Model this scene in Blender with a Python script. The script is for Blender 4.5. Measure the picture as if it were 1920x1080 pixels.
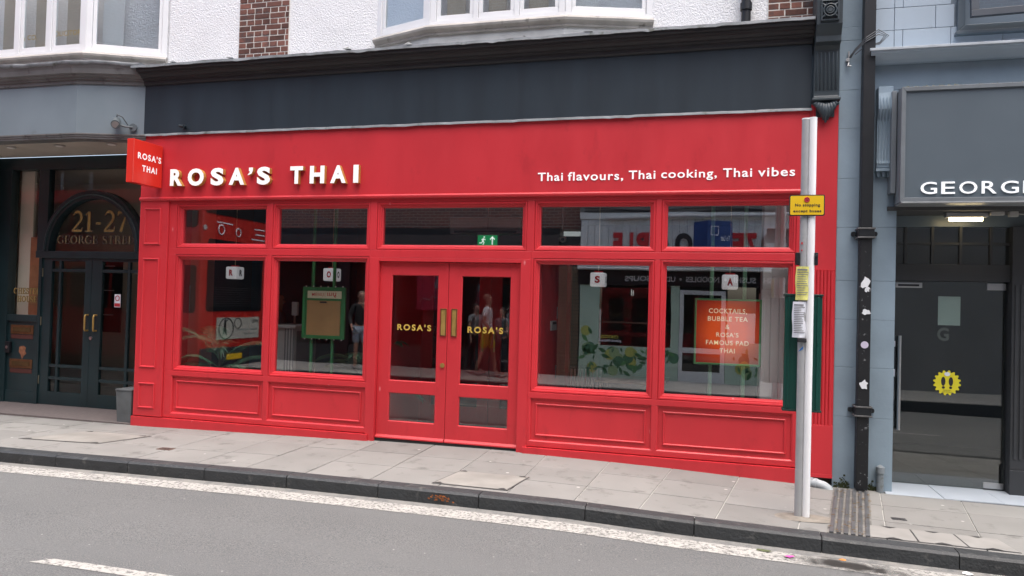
import bpy, bmesh, math, random
from mathutils import Vector, Matrix, noise
random.seed(7)
sc = bpy.context.scene
for o in list(bpy.data.objects): bpy.data.objects.remove(o)
R = math.radians

# ------------------------------------------------------------------ camera, sky, sun, exposure
cam = bpy.data.cameras.new('camera'); camo = bpy.data.objects.new('camera', cam)
sc.collection.objects.link(camo)
yaw, pitch, roll = R(-15.189), R(1.143), R(1.583)
fw = Vector((math.sin(yaw)*math.cos(pitch), math.cos(yaw)*math.cos(pitch), math.sin(pitch)))
r0 = Vector((math.cos(yaw), -math.sin(yaw), 0)); u0 = r0.cross(fw)
rt = math.cos(roll)*r0 + math.sin(roll)*u0; up = -math.sin(roll)*r0 + math.cos(roll)*u0
camo.matrix_world = Matrix(((rt.x, up.x, -fw.x, 0), (rt.y, up.y, -fw.y, -8.287), (rt.z, up.z, -fw.z, 1.696), (0, 0, 0, 1)))
cam.sensor_width = 36; cam.lens = 1387*36/1920
cam.clip_start = .05; cam.clip_end = 2000
sc.camera = camo

SUN_EL, SUN_AZ = 76, 135          # degrees; azimuth clockwise from +y
w = bpy.data.worlds.new('World'); sc.world = w; w.use_nodes = True
nt = w.node_tree; nt.nodes.clear()
sky = nt.nodes.new('ShaderNodeTexSky'); sky.sky_type = 'NISHITA'; sky.sun_disc = False
sky.sun_elevation = R(SUN_EL); sky.sun_rotation = R(SUN_AZ); sky.air_density = 1.0; sky.dust_density = 5.0; sky.ozone_density = 1.0
bg = nt.nodes.new('ShaderNodeBackground'); bg.inputs[1].default_value = .15
wo = nt.nodes.new('ShaderNodeOutputWorld')
nt.links.new(sky.outputs[0], bg.inputs[0]); nt.links.new(bg.outputs[0], wo.inputs[0])
sl = bpy.data.lights.new('sun', 'SUN'); so = bpy.data.objects.new('sun', sl); sc.collection.objects.link(so)
sl.energy = 1.3; sl.angle = R(75); sl.color = (1, .96, .9)
sd = Vector((math.sin(R(SUN_AZ))*math.cos(R(SUN_EL)), math.cos(R(SUN_AZ))*math.cos(R(SUN_EL)), math.sin(R(SUN_EL))))
so.rotation_euler = sd.to_track_quat('Z', 'Y').to_euler(); so.location = sd*60
vs = sc.view_settings; vs.view_transform = 'Standard'; vs.look = 'None'; vs.gamma = 1; vs.exposure = 1.4; vs.use_curve_mapping = False
sc.render.resolution_x = 1024; sc.render.resolution_y = 576

# ------------------------------------------------------------------ materials
def nodes_of(name):
    m = bpy.data.materials.new(name); m.use_nodes = True
    t = m.node_tree
    return m, t, t.nodes['Principled BSDF']
def pos(t, scale=(1, 1, 1)):
    g = t.nodes.new('ShaderNodeNewGeometry'); mp = t.nodes.new('ShaderNodeMapping')
    mp.inputs['Scale'].default_value = scale
    t.links.new(g.outputs['Position'], mp.inputs[0]); return mp.outputs[0]
def noi(t, vec, scale, detail=4, rough=.55):
    n = t.nodes.new('ShaderNodeTexNoise'); n.inputs['Scale'].default_value = scale
    n.inputs['Detail'].default_value = detail; n.inputs['Roughness'].default_value = rough
    t.links.new(vec, n.inputs['Vector']); return n.outputs['Fac']
def ramp(t, fac, p0, p1, c0=(0, 0, 0, 1), c1=(1, 1, 1, 1)):
    r = t.nodes.new('ShaderNodeValToRGB'); e = r.color_ramp.elements
    e[0].position = p0; e[1].position = p1; e[0].color = c0; e[1].color = c1
    t.links.new(fac, r.inputs[0]); return r.outputs[0]
def mixc(t, fac, a, b):
    m = t.nodes.new('ShaderNodeMix'); m.data_type = 'RGBA'
    for s, v in ((m.inputs[0], fac), (m.inputs[6], a), (m.inputs[7], b)):
        if hasattr(v, 'is_output'): t.links.new(v, s)
        elif isinstance(v, (int, float)): s.default_value = v
        else: s.default_value = (*v[:3], 1)
    return m.outputs[2]
def bump(t, h, strength, dist, bs, prev=None):
    b = t.nodes.new('ShaderNodeBump'); b.inputs['Strength'].default_value = strength; b.inputs['Distance'].default_value = dist
    t.links.new(h, b.inputs['Height'])
    if prev: t.links.new(prev, b.inputs['Normal'])
    t.links.new(b.outputs[0], bs.inputs['Normal']); return b.outputs[0]
def dk(c, k): return tuple(min(1, v*k) for v in c)
MATS = {}
def mat(name, col, rough=.5, var=.12, vs_=1.5, metal=0, bmp=0, bs_=120, dist=.002, emit=0, spec=.5, rnd=0, dirt=None, stretch=(1, 1, 1), speck=None, ecol=None):
    """plain surface: base colour with large soft variation, fine grain and optional relief"""
    if name in MATS: return MATS[name]
    m, t, b = nodes_of(name)
    p = pos(t, stretch)
    c = mixc(t, ramp(t, noi(t, p, vs_, 6), .3, .7), dk(col, 1-var), dk(col, 1+var))
    if rnd:
        oi = t.nodes.new('ShaderNodeObjectInfo')
        c = mixc(t, oi.outputs['Random'], mixc(t, .5, c, dk(col, 1-rnd)), mixc(t, .5, c, dk(col, 1+rnd)))
    if dirt:
        c = mixc(t, ramp(t, noi(t, p, dirt[1], 8, .65), dirt[2], dirt[2]+.12), c, dirt[0])
    if speck:
        v = t.nodes.new('ShaderNodeTexVoronoi'); v.inputs['Scale'].default_value = speck[1]; t.links.new(p, v.inputs['Vector'])
        c = mixc(t, ramp(t, v.outputs['Distance'], speck[2], speck[2]+.03, (1, 1, 1, 1), (0, 0, 0, 1)), c, speck[0])
    t.links.new(c, b.inputs['Base Color'])
    rr = t.nodes.new('ShaderNodeMapRange'); rr.inputs[3].default_value = max(.02, rough-.07); rr.inputs[4].default_value = min(1, rough+.1)
    t.links.new(noi(t, p, vs_*4, 5), rr.inputs[0]); t.links.new(rr.outputs[0], b.inputs['Roughness'])
    b.inputs['Metallic'].default_value = metal; b.inputs['Specular IOR Level'].default_value = spec
    if bmp: bump(t, noi(t, p, bs_, 3), bmp, dist, b)
    if emit:
        b.inputs['Emission Color'].default_value = (*(ecol or col), 1); b.inputs['Emission Strength'].default_value = emit
    MATS[name] = m; return m

def glass(name, f0=.08, tint=(.96, .97, .97), wob=.0):
    """thin clear pane: Schlick reflection at each of its two faces, the rest passes straight through"""
    m, t, b = nodes_of(name); t.nodes.remove(b)
    out = t.nodes['Material Output']
    tr = t.nodes.new('ShaderNodeBsdfTransparent'); tr.inputs[0].default_value = (*tint, 1)
    gl = t.nodes.new('ShaderNodeBsdfGlossy'); gl.inputs['Roughness'].default_value = .0
    g = t.nodes.new('ShaderNodeNewGeometry'); d = t.nodes.new('ShaderNodeVectorMath'); d.operation = 'DOT_PRODUCT'
    t.links.new(g.outputs['Incoming'], d.inputs[0]); t.links.new(g.outputs['Normal'], d.inputs[1])
    def mth(op, *ins):
        n = t.nodes.new('ShaderNodeMath'); n.operation = op
        for i, v in enumerate(ins):
            if hasattr(v, 'is_output'): t.links.new(v, n.inputs[i])
            else: n.inputs[i].default_value = v
        return n.outputs[0]
    c = mth('POWER', mth('SUBTRACT', 1.0, mth('ABSOLUTE', d.outputs['Value'])), 5.0)
    f = mth('ADD', mth('MULTIPLY', c, 1-f0), f0)
    mx = t.nodes.new('ShaderNodeMixShader')
    if wob:
        bp = t.nodes.new('ShaderNodeBump'); bp.inputs['Strength'].default_value = wob; bp.inputs['Distance'].default_value = .01
        t.links.new(noi(t, pos(t), 1.6, 1), bp.inputs['Height']); t.links.new(bp.outputs[0], gl.inputs['Normal'])
    t.links.new(f, mx.inputs[0]); t.links.new(tr.outputs[0], mx.inputs[1]); t.links.new(gl.outputs[0], mx.inputs[2])
    t.links.new(mx.outputs[0], out.inputs[0]); return m

RED = mat('red_paint', (.56, .029, .039), .40, .09, 1.4, bmp=.16, bs_=22, dist=.0025, stretch=(1, 1, .45), dirt=((.49, .025, .034), 5, .58), speck=((.72, .20, .21), 2.6, .012))
REDIN = mat('red_paint_inside', (.62, .026, .036), .5, .08)
ORANGE = mat('orange_red_acrylic', (.72, .035, .022), .3, .04)
DARK = mat('charcoal_paint', (.018, .029, .039), .5, .2, 2.2, bmp=.15, bs_=30, stretch=(1.6, 1, .25), dirt=((.026, .040, .052), 3, .66))
CORN = mat('brown_black_paint', (.024, .023, .026), .55, .15, 2, bmp=.15, bs_=50)
LEAD = mat('lead_sheet', (.20, .215, .225), .55, .35, 5, bmp=.4, bs_=30, dist=.006, dirt=((.07, .075, .06), 6, .57))
GREYP = mat('grey_blue_paint', (.195, .24, .268), .55, .10, 1.2, bmp=.1, bs_=50, dirt=((.15, .17, .18), 2.2, .62))
GREYC = mat('grey_cornice_paint', (.15, .148, .145), .6, .2, 3, bmp=.2, bs_=40, dirt=((.055, .05, .045), 5, .58))
SOFFIT = mat('cream_soffit_paint', (.42, .37, .31), .7, .1, 2)
WHITEP = mat('white_paint', (.78, .79, .80), .4, .05, 2, bmp=.1, bs_=40, dirt=((.45, .43, .40), 7, .68))
FLAKE = mat('flaking_white_paint', (.55, .56, .54), .6, .15, 4, bmp=.4, bs_=30, dist=.004, dirt=((.06, .06, .05), 11, .63))
STONEP = mat('weathered_sill', (.42, .40, .37), .7, .2, 5, bmp=.3, bs_=40, dirt=((.16, .15, .13), 6, .58))
BLUEP = mat('blue_grey_masonry_paint', (.235, .31, .37), .6, .14, 1.6, bmp=.35, bs_=35, dist=.004, dirt=((.19, .25, .30), 4, .64))
BLUEL = mat('pale_blue_masonry_paint', (.37, .445, .515), .6, .08, 1.6, bmp=.3, bs_=40, dist=.003, dirt=((.2, .24, .28), 4, .66))
SLATE = mat('slate_grey_panel', (.102, .130, .152), .35, .06, .8)
SLATEF = mat('slate_frame', (.16, .18, .195), .45, .15, 4)
GREEN = mat('dark_green_door_paint', (.010, .026, .030), .35, .2, 2, bmp=.1, bs_=40, dirt=((.05, .06, .06), 9, .74))
NAVY = mat('near_black_paint', (.008, .010, .014), .4, .2)
BRASS = mat('aged_brass', (.46, .30, .09), .38, .2, 12, metal=.45)
BRONZE = mat('brown_brass', (.20, .10, .05), .45, .2, 12, metal=.8)
STEEL = mat('brushed_steel', (.55, .55, .55), .3, .08, 8, metal=1)
ALU = mat('grey_aluminium', (.40, .41, .42), .45, .08, 6, metal=.25, dirt=((.28, .28, .27), 7, .66))
WPOLE = mat('white_powder_coat', (.88, .89, .90), .35, .04, 4)
BLACK = mat('black_paint', (.007, .009, .012), .45, .2, 3, dirt=((.06, .065, .07), 12, .72), bmp=.2, bs_=30)
BLACKPEEL = mat('peeling_black_paint', (.007, .008, .010), .5, .2, 3, dirt=((.42, .43, .44), 20, .61), bmp=.3, bs_=30)
YEL = mat('traffic_yellow', (.80, .52, .015), .35, .04)
YSTICK = mat('sticker_yellow', (.75, .66, .03), .4, .04)
PAPERW = mat('white_paper', (.72, .74, .80), .6, .06)
PAPERY = mat('yellow_laminate', (.70, .68, .22), .25, .2, 14)
TIMEG = mat('dark_green_steel', (.004, .055, .042), .3, .06)
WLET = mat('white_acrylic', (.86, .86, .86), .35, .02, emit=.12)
GOLD = mat('gold_side', (.58, .34, .08), .35, .15, 9, metal=.25)
GOLDT = mat('gold_leaf', (.55, .37, .07), .4, .1, 9)
GOLDD = mat('dull_gold_leaf', (.36, .235, .07), .45, .15, 9)
INK = mat('dark_ink', (.02, .02, .025), .5)
REDINK = mat('red_ink', (.50, .02, .03), .5)
BRICK = mat('red_brick', (.15, .062, .046), .85, .35, 14, bmp=.5, bs_=60, dist=.004, rnd=.95, dirt=((.06, .045, .045), 5, .56))
MORTAR = mat('lime_mortar', (.60, .57, .52), .9, .12, 10)
SLAB = mat('york_stone', (.222, .221, .210), .8, .16, 2.0, bmp=.5, bs_=60, dist=.004, rnd=.20, dirt=((.155, .155, .146), 5, .57), speck=((.46, .455, .43), 3.6, .045))
JOINT = mat('pale_joint', (.42, .42, .40), .9, .15, 8, dirt=((.10, .10, .09), 1.6, .56))
KERB = mat('granite_kerb', (.036, .040, .043), .6, .3, 6, bmp=.8, bs_=38, dist=.010, rnd=.2, dirt=((.09, .092, .09), 9, .58))
TILEF = mat('pale_blue_tile', (.42, .47, .52), .5, .08, 3, rnd=.06)
GRANF = mat('brown_granite_floor', (.135, .115, .112), .6, .15, 20, bmp=.1)
COVER = mat('cast_cover_infill', (.26, .255, .24), .8, .1, 6, bmp=.2)
IRON = mat('cast_iron', (.05, .05, .05), .6, .3, 10)
CREAM = mat('cream_wall', (.60, .55, .46), .8, .06)
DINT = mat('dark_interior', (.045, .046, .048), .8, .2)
TEAL = mat('teal_blue_wall', (.02, .11, .18), .7, .1)
PINKW = mat('salmon_wall', (.62, .27, .21), .7, .08)
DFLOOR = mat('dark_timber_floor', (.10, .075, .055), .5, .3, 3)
WINT = mat('white_interior', (.80, .81, .80), .5, .05)
MENUG = mat('menu_green', (.030, .21, .075), .4, .06)
MENUC = mat('menu_cream', (.68, .66, .47), .5, .03)
MENUB = mat('kraft_menu', (.38, .24, .11), .35, .12, 3)
def poster_print():
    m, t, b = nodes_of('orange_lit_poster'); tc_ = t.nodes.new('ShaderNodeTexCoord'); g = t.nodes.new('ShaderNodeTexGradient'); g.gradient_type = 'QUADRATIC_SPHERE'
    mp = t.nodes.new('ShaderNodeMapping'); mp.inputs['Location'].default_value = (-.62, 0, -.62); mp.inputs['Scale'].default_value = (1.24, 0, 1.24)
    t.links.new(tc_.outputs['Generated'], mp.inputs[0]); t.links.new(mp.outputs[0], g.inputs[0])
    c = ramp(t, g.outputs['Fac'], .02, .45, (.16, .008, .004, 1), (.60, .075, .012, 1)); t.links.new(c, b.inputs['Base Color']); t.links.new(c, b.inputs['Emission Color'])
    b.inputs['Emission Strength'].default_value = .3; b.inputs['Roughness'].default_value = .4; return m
POSTO = poster_print()
CREAMT = mat('cream_print', (.82, .74, .52), .5, .02, emit=.2)
CUBE = mat('white_lamp_cube', (.74, .76, .80), .35, .02, emit=.12)
EXITG = mat('exit_green', (.0, .30, .09), .4, .02, emit=.3)
EXITW = mat('exit_white', (.9, .95, .92), .4, .02, emit=.4)
LEAF = mat('palm_leaf', (.085, .21, .12), .35, .3, 8)
TUBE = mat('lit_tube', (1, .78, .42), .3, .02, emit=4.5)
BUSR = mat('bus_red', (.50, .03, .024), .25, .05)
PLANKW = mat('pale_painted_boards', (.62, .66, .65), .6, .1, 3, rnd=.06)
MURAL = mat('pale_green_render', (.42, .56, .45), .7, .08, 2)
BOARD = mat('black_signboard', (.012, .012, .014), .4)
GLASS = glass('shop_glass', .20, (.98, .985, .98), .05)
GLASSD = glass('door_glass', .095, (.97, .97, .97), .05)
GLASSU = glass('upper_glass', .12, (.85, .88, .9), .03)
OFFICEG = glass('office_glass', .022, (.97, .97, .96))
MIRRORISH = glass('dark_shop_glass', .07, (.88, .9, .89))

# asphalt, worn line, render, all procedural
def stain(t, p):
    """mask of the oily stain in the channel by the grating"""
    st = t.nodes.new('ShaderNodeVectorMath'); st.operation = 'DISTANCE'
    t.links.new(pos(t, (1, 3.2, 0)), st.inputs[0]); st.inputs[1].default_value = (1.05, -2.11*3.2, 0)
    m5 = t.nodes.new('ShaderNodeMath'); m5.operation = 'MULTIPLY_ADD'; m5.inputs[1].default_value = .75
    t.links.new(noi(t, p, 8, 7, .65), m5.inputs[0]); t.links.new(st.outputs['Value'], m5.inputs[2])
    return ramp(t, m5.outputs[0], .58, .92, (1, 1, 1, 1), (0, 0, 0, 1))
def asphalt():
    m, t, b = nodes_of('asphalt'); p = pos(t)
    fine = noi(t, p, 95, 4, .8); mid = noi(t, p, 60, 3); big = noi(t, p, .55, 5)
    c = mixc(t, ramp(t, big, .3, .72), (.165, .171, .171), (.200, .206, .204))
    c = mixc(t, ramp(t, fine, .36, .58), (.065, .067, .067), c)
    c = mixc(t, ramp(t, noi(t, mp0 := pos(t, (.25, 1.6, 1)), 1.1, 4), .45, .75), c, (.150, .155, .154))
    c = mixc(t, ramp(t, mid, .62, .74), c, (.24, .236, .226))
    v = t.nodes.new('ShaderNodeTexVoronoi'); v.inputs['Scale'].default_value = 5.5; t.links.new(p, v.inputs['Vector'])
    c = mixc(t, ramp(t, v.outputs['Distance'], .035, .05, (1, 1, 1, 1), (0, 0, 0, 1)), c, (.34, .335, .32))
    sy = t.nodes.new('ShaderNodeSeparateXYZ'); t.links.new(p, sy.inputs[0])
    mr = t.nodes.new('ShaderNodeMapRange'); mr.inputs[1].default_value = -2.12; mr.inputs[2].default_value = -1.93; t.links.new(sy.outputs[1], mr.inputs[0])
    ml = t.nodes.new('ShaderNodeMath'); ml.operation = 'MULTIPLY'; t.links.new(mr.outputs[0], ml.inputs[0]); t.links.new(ramp(t, noi(t, p, 9, 6), .3, .6), ml.inputs[1])
    c = mixc(t, ml.outputs[0], c, (.24, .235, .22))
    c = mixc(t, stain(t, p), c, (.022, .020, .018))
    t.links.new(c, b.inputs['Base Color']); b.inputs['Roughness'].default_value = .8
    bump(t, fine, .8, .010, b); return m
def paintline(name, thr):
    m, t, b = nodes_of(name); p = pos(t)
    c = mixc(t, ramp(t, noi(t, p, 5, 6), .3, .7), (.34, .336, .315), (.45, .442, .415)); t.links.new(c, b.inputs['Base Color'])
    b.inputs['Roughness'].default_value = .75
    a = ramp(t, noi(t, p, 30, 8, .7), thr, thr+.22)
    iv = t.nodes.new('ShaderNodeMath'); iv.operation = 'SUBTRACT'; iv.inputs[0].default_value = 1; t.links.new(stain(t, p), iv.inputs[1])
    ml = t.nodes.new('ShaderNodeMath'); ml.operation = 'MULTIPLY'; t.links.new(a, ml.inputs[0]); t.links.new(iv.outputs[0], ml.inputs[1])
    t.links.new(ml.outputs[0], b.inputs['Alpha']); bump(t, noi(t, p, 90, 2), .4, .003, b); return m
def roughcast():
    m, t, b = nodes_of('white_roughcast'); p = pos(t)
    n1 = noi(t, p, 46, 5, .62)
    c = mixc(t, ramp(t, noi(t, p, 1.3, 6), .3, .7), (.80, .81, .82), (.90, .91, .92))
    c = mixc(t, ramp(t, noi(t, p, 9, 8, .7), .66, .8), c, (.45, .45, .43))
    t.links.new(c, b.inputs['Base Color']); b.inputs['Roughness'].default_value = .9
    pr = bump(t, n1, .8, .020, b); bump(t, noi(t, p, 110, 3), .5, .008, b, pr); return m
def brickwall():
    m, t, b = nodes_of('far_brickwork')
    g = t.nodes.new('ShaderNodeNewGeometry'); s = t.nodes.new('ShaderNodeSeparateXYZ'); t.links.new(g.outputs['Position'], s.inputs[0])
    cb = t.nodes.new('ShaderNodeCombineXYZ'); t.links.new(s.outputs[0], cb.inputs[0]); t.links.new(s.outputs[2], cb.inputs[1])
    bt = t.nodes.new('ShaderNodeTexBrick'); t.links.new(cb.outputs[0], bt.inputs['Vector'])
    bt.inputs['Color1'].default_value = (.22, .075, .05, 1); bt.inputs['Color2'].default_value = (.13, .05, .04, 1); bt.inputs['Mortar'].default_value = (.3, .27, .24, 1)
    bt.inputs['Scale'].default_value = 1; bt.inputs['Brick Width'].default_value = .225; bt.inputs['Row Height'].default_value = .075; bt.inputs['Mortar Size'].default_value = .01
    t.links.new(bt.outputs[0], b.inputs['Base Color']); b.inputs['Roughness'].default_value = .9
    return m
ASPH = asphalt(); LINE = paintline('worn_white_line', .31); LINE2 = paintline('white_lane_dash', .30)
ROUGHC = roughcast(); FARBRICK = brickwall()

# ------------------------------------------------------------------ mesh helpers
col = sc.collection
class MB:
    def __init__(s): s.v = []; s.f = []; s.mi = []; s.cur = 0
    def face(s, pts):
        b = len(s.v); s.v += [tuple(p) for p in pts]; s.f.append(tuple(range(b, b+len(pts)))); s.mi.append(s.cur)
    def add(s, vs, fs):
        b = len(s.v); s.v += [tuple(p) for p in vs]
        for f in fs: s.f.append(tuple(b+i for i in f)); s.mi.append(s.cur)
        return s
    def box(s, x0, x1, y0, y1, z0, z1):
        s.add([(x0, y0, z0), (x1, y0, z0), (x1, y1, z0), (x0, y1, z0), (x0, y0, z1), (x1, y0, z1), (x1, y1, z1), (x0, y1, z1)],
              [(0, 3, 2, 1), (4, 5, 6, 7), (0, 1, 5, 4), (1, 2, 6, 5), (2, 3, 7, 6), (3, 0, 4, 7)]); return s
    def hexa(s, b, t):
        s.add(list(b)+list(t), [(0, 3, 2, 1), (4, 5, 6, 7), (0, 1, 5, 4), (1, 2, 6, 5), (2, 3, 7, 6), (3, 0, 4, 7)]); return s
    def prism(s, poly, axis, a, b):
        """poly: 2-D points; axis 'x' -> (y,z), 'y' -> (x,z), 'z' -> (x,y)"""
        def P(p, h): return {'x': (h, p[0], p[1]), 'y': (p[0], h, p[1]), 'z': (p[0], p[1], h)}[axis]
        n = len(poly)
        s.add([P(p, a) for p in poly]+[P(p, b) for p in poly], [tuple(range(n))[::-1], tuple(range(n, 2*n))]+[(i, (i+1) % n, n+(i+1) % n, n+i) for i in range(n)]); return s
    def frame(s, x0, x1, z0, z1, wd, y0, y1):
        """mitred rectangular frame, outer edge x0..x1/z0..z1, facing -y"""
        o = [(x0, z0), (x1, z0), (x1, z1), (x0, z1)]; i = [(x0+wd, z0+wd), (x1-wd, z0+wd), (x1-wd, z1-wd), (x0+wd, z1-wd)]
        for k in range(4):
            j = (k+1) % 4
            s.hexa([(o[k][0], y0, o[k][1]), (o[j][0], y0, o[j][1]), (i[j][0], y0, i[j][1]), (i[k][0], y0, i[k][1])],
                   [(o[k][0], y1, o[k][1]), (o[j][0], y1, o[j][1]), (i[j][0], y1, i[j][1]), (i[k][0], y1, i[k][1])])
        return s
    def bead(s, x0, x1, z0, z1, prof):
        """moulding round a rectangle: prof = list of (inset, y), swept round the four sides with mitres"""
        rings = []
        for ins, y in prof: rings.append([(x0+ins, y, z0+ins), (x1-ins, y, z0+ins), (x1-ins, y, z1-ins), (x0+ins, y, z1-ins)])
        for a, b in zip(rings, rings[1:]):
            for k in range(4):
                j = (k+1) % 4; s.face([a[k], a[j], b[j], b[k]])
        return s
    def tube(s, pts, rad, n=10, caps=True):
        pts = [Vector(p) for p in pts]
        rads = rad if isinstance(rad, (list, tuple)) else [rad]*len(pts)
        b = len(s.v); prev = None
        for k, p in enumerate(pts):
            d = (pts[min(k+1, len(pts)-1)]-pts[max(k-1, 0)]).normalized()
            a = prev if prev else (Vector((0, 0, 1)) if abs(d.z) < .9 else Vector((1, 0, 0)))
            u = (a-d*a.dot(d)).normalized(); prev = u; v = d.cross(u)
            for i in range(n):
                t = 2*math.pi*i/n; s.v.append(tuple(p+(u*math.cos(t)+v*math.sin(t))*rads[k]))
        for k in range(len(pts)-1):
            for i in range(n):
                j = (i+1) % n; s.f.append((b+k*n+i, b+k*n+j, b+(k+1)*n+j, b+(k+1)*n+i)); s.mi.append(s.cur)
        if caps:
            s.f.append(tuple(b+i for i in range(n))[::-1]); s.f.append(tuple(b+(len(pts)-1)*n+i for i in range(n))); s.mi += [s.cur]*2
        return s
    def cyl(s, c, ax, r, h, n=20, r2=None):
        ax = Vector(ax).normalized(); c = Vector(c); return s.tube([c, c+ax*h], [r, r if r2 is None else r2], n)
    def sweep(s, path, prof, jit=0):
        """profile (out, z) swept along an xy path (left to right, outward = -y side)"""
        P = [Vector((p[0], p[1])) for p in path]; rows = []
        for k, p in enumerate(P):
            d0 = (P[k]-P[k-1]).normalized() if k else None; d1 = (P[k+1]-P[k]).normalized() if k < len(P)-1 else None
            d0 = d0 or d1; d1 = d1 or d0
            n0 = Vector((d0.y, -d0.x)); n1 = Vector((d1.y, -d1.x)); m = (n0+n1).normalized(); sc_ = 1/max(.3, m.dot(n0))
            dz = path[k][2] if len(path[k]) > 2 else 0
            rows.append([(p.x+m.x*o*sc_, p.y+m.y*o*sc_, z+dz) for o, z in prof])
        n = len(prof); b = len(s.v)
        for r in rows: s.v += r
        for k in range(len(rows)-1):
            for i in range(n):
                j = (i+1) % n; s.f.append((b+k*n+i, b+k*n+j, b+(k+1)*n+j, b+(k+1)*n+i)); s.mi.append(s.cur)
        s.f.append(tuple(b+i for i in range(n))); s.f.append(tuple(b+(len(rows)-1)*n+i for i in range(n))[::-1]); s.mi += [s.cur]*2
        return s
def worg(o):
    v = Vector((0, 0, 0))
    while o: v += o.location; o = o.parent
    return v
def obj(name, mb, m, parent=None, bev=0, smooth=False, org=None):
    """link what MB holds (world coordinates) as ONE mesh object"""
    if org is None:
        if parent: org = worg(parent)
        else:
            xs, ys, zs = zip(*mb.v); org = Vector(((min(xs)+max(xs))/2, (min(ys)+max(ys))/2, min(zs)))
    org = Vector(org)
    me = bpy.data.meshes.new(name); me.from_pydata([tuple(Vector(v)-org) for v in mb.v], [], mb.f)
    for mm in (m if isinstance(m, (list, tuple)) else [m]): me.materials.append(mm)
    if isinstance(m, (list, tuple)): me.polygons.foreach_set('material_index', mb.mi)
    bm = bmesh.new(); bm.from_mesh(me); bmesh.ops.recalc_face_normals(bm, faces=bm.faces[:]); bm.to_mesh(me); bm.free()
    o = bpy.data.objects.new(name, me); col.objects.link(o)
    if parent: o.parent = parent; o.location = org-worg(parent)
    else: o.location = org
    if smooth: me.shade_smooth(); me.set_sharp_from_angle(angle=R(50))
    if bev:
        b = o.modifiers.new('bevel', 'BEVEL'); b.width = bev; b.segments = 2; b.limit_method = 'ANGLE'; b.angle_limit = R(40)
    return o
def tag(o, label=None, cat=None, group=None, kind=None):
    if label: o['label'] = label
    if cat: o['category'] = cat
    if group: o['group'] = group
    if kind: o['kind'] = kind
    return o
def thing(name, loc, label, cat, group=None):
    o = bpy.data.objects.new(name, None); col.objects.link(o); o.location = loc; o.empty_display_size = .2
    return tag(o, label, cat, group)
def bx(name, m, parent, x0, x1, y0, y1, z0, z1, bev=.004, **k): return obj(name, MB().box(x0, x1, y0, y1, z0, z1), m, parent, bev, **k)
def struct(name, mb, m, parent=None):
    o = obj(name, mb, m, parent)
    if not parent: o['kind'] = 'structure'
    return o

TXT = {}
def glyph_mesh(s, off, spacing, line):
    key = (s, off, spacing, line)
    if key in TXT: return TXT[key]
    c = bpy.data.curves.new('t', 'FONT'); c.body = s; c.size = 1; c.offset = off; c.space_character = spacing; c.space_line = line; c.align_x = 'CENTER' if '\n' in s else 'LEFT'
    c.resolution_u = 4; c.fill_mode = 'FRONT'
    o = bpy.data.objects.new('t', c); col.objects.link(o)
    dg = bpy.context.evaluated_depsgraph_get(); me = bpy.data.meshes.new_from_object(o.evaluated_get(dg))
    vs_ = [v.co.copy() for v in me.vertices]; fs = [tuple(p.vertices) for p in me.polygons]
    bpy.data.objects.remove(o); bpy.data.curves.remove(c); bpy.data.meshes.remove(me)
    TXT[key] = (vs_, fs); return TXT[key]
def text(name, s, O, u, W, H, depth, m, parent, off=0, spacing=1.0, line=1.0, side=None, v=(0, 0, 1), keep=False):
    """lettering fitted to W x H from lower left corner O, reading along u, standing out by depth"""
    vs_, fs = glyph_mesh(s, off, spacing, line)
    x0 = min(p.x for p in vs_); x1 = max(p.x for p in vs_); y0 = min(p.y for p in vs_); y1 = max(p.y for p in vs_)
    u = Vector(u); v = Vector(v); n = u.cross(v); O = Vector(O)
    kx = W/(x1-x0) if W else None; ky = H/(y1-y0) if H else None
    kx = kx or ky; ky = ky or kx
    mb = MB()
    fr = [O+u*((p.x-x0)*kx)+v*((p.y-y0)*ky)+n*depth for p in vs_]
    mb.add(fr, fs)
    if depth > .004:
        mb.cur = 1 if side else 0
        e = {}
        for f in fs:
            for a, b in zip(f, f[1:]+f[:1]):
                k = (min(a, b), max(a, b)); e[k] = e.get(k, 0)+1
        bk = [p-n*depth for p in fr]
        for (a, b), c in e.items():
            if c == 1: mb.face([fr[a], fr[b], bk[b], bk[a]])
    return obj(name, mb, [m, side] if side else m, parent)

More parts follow.
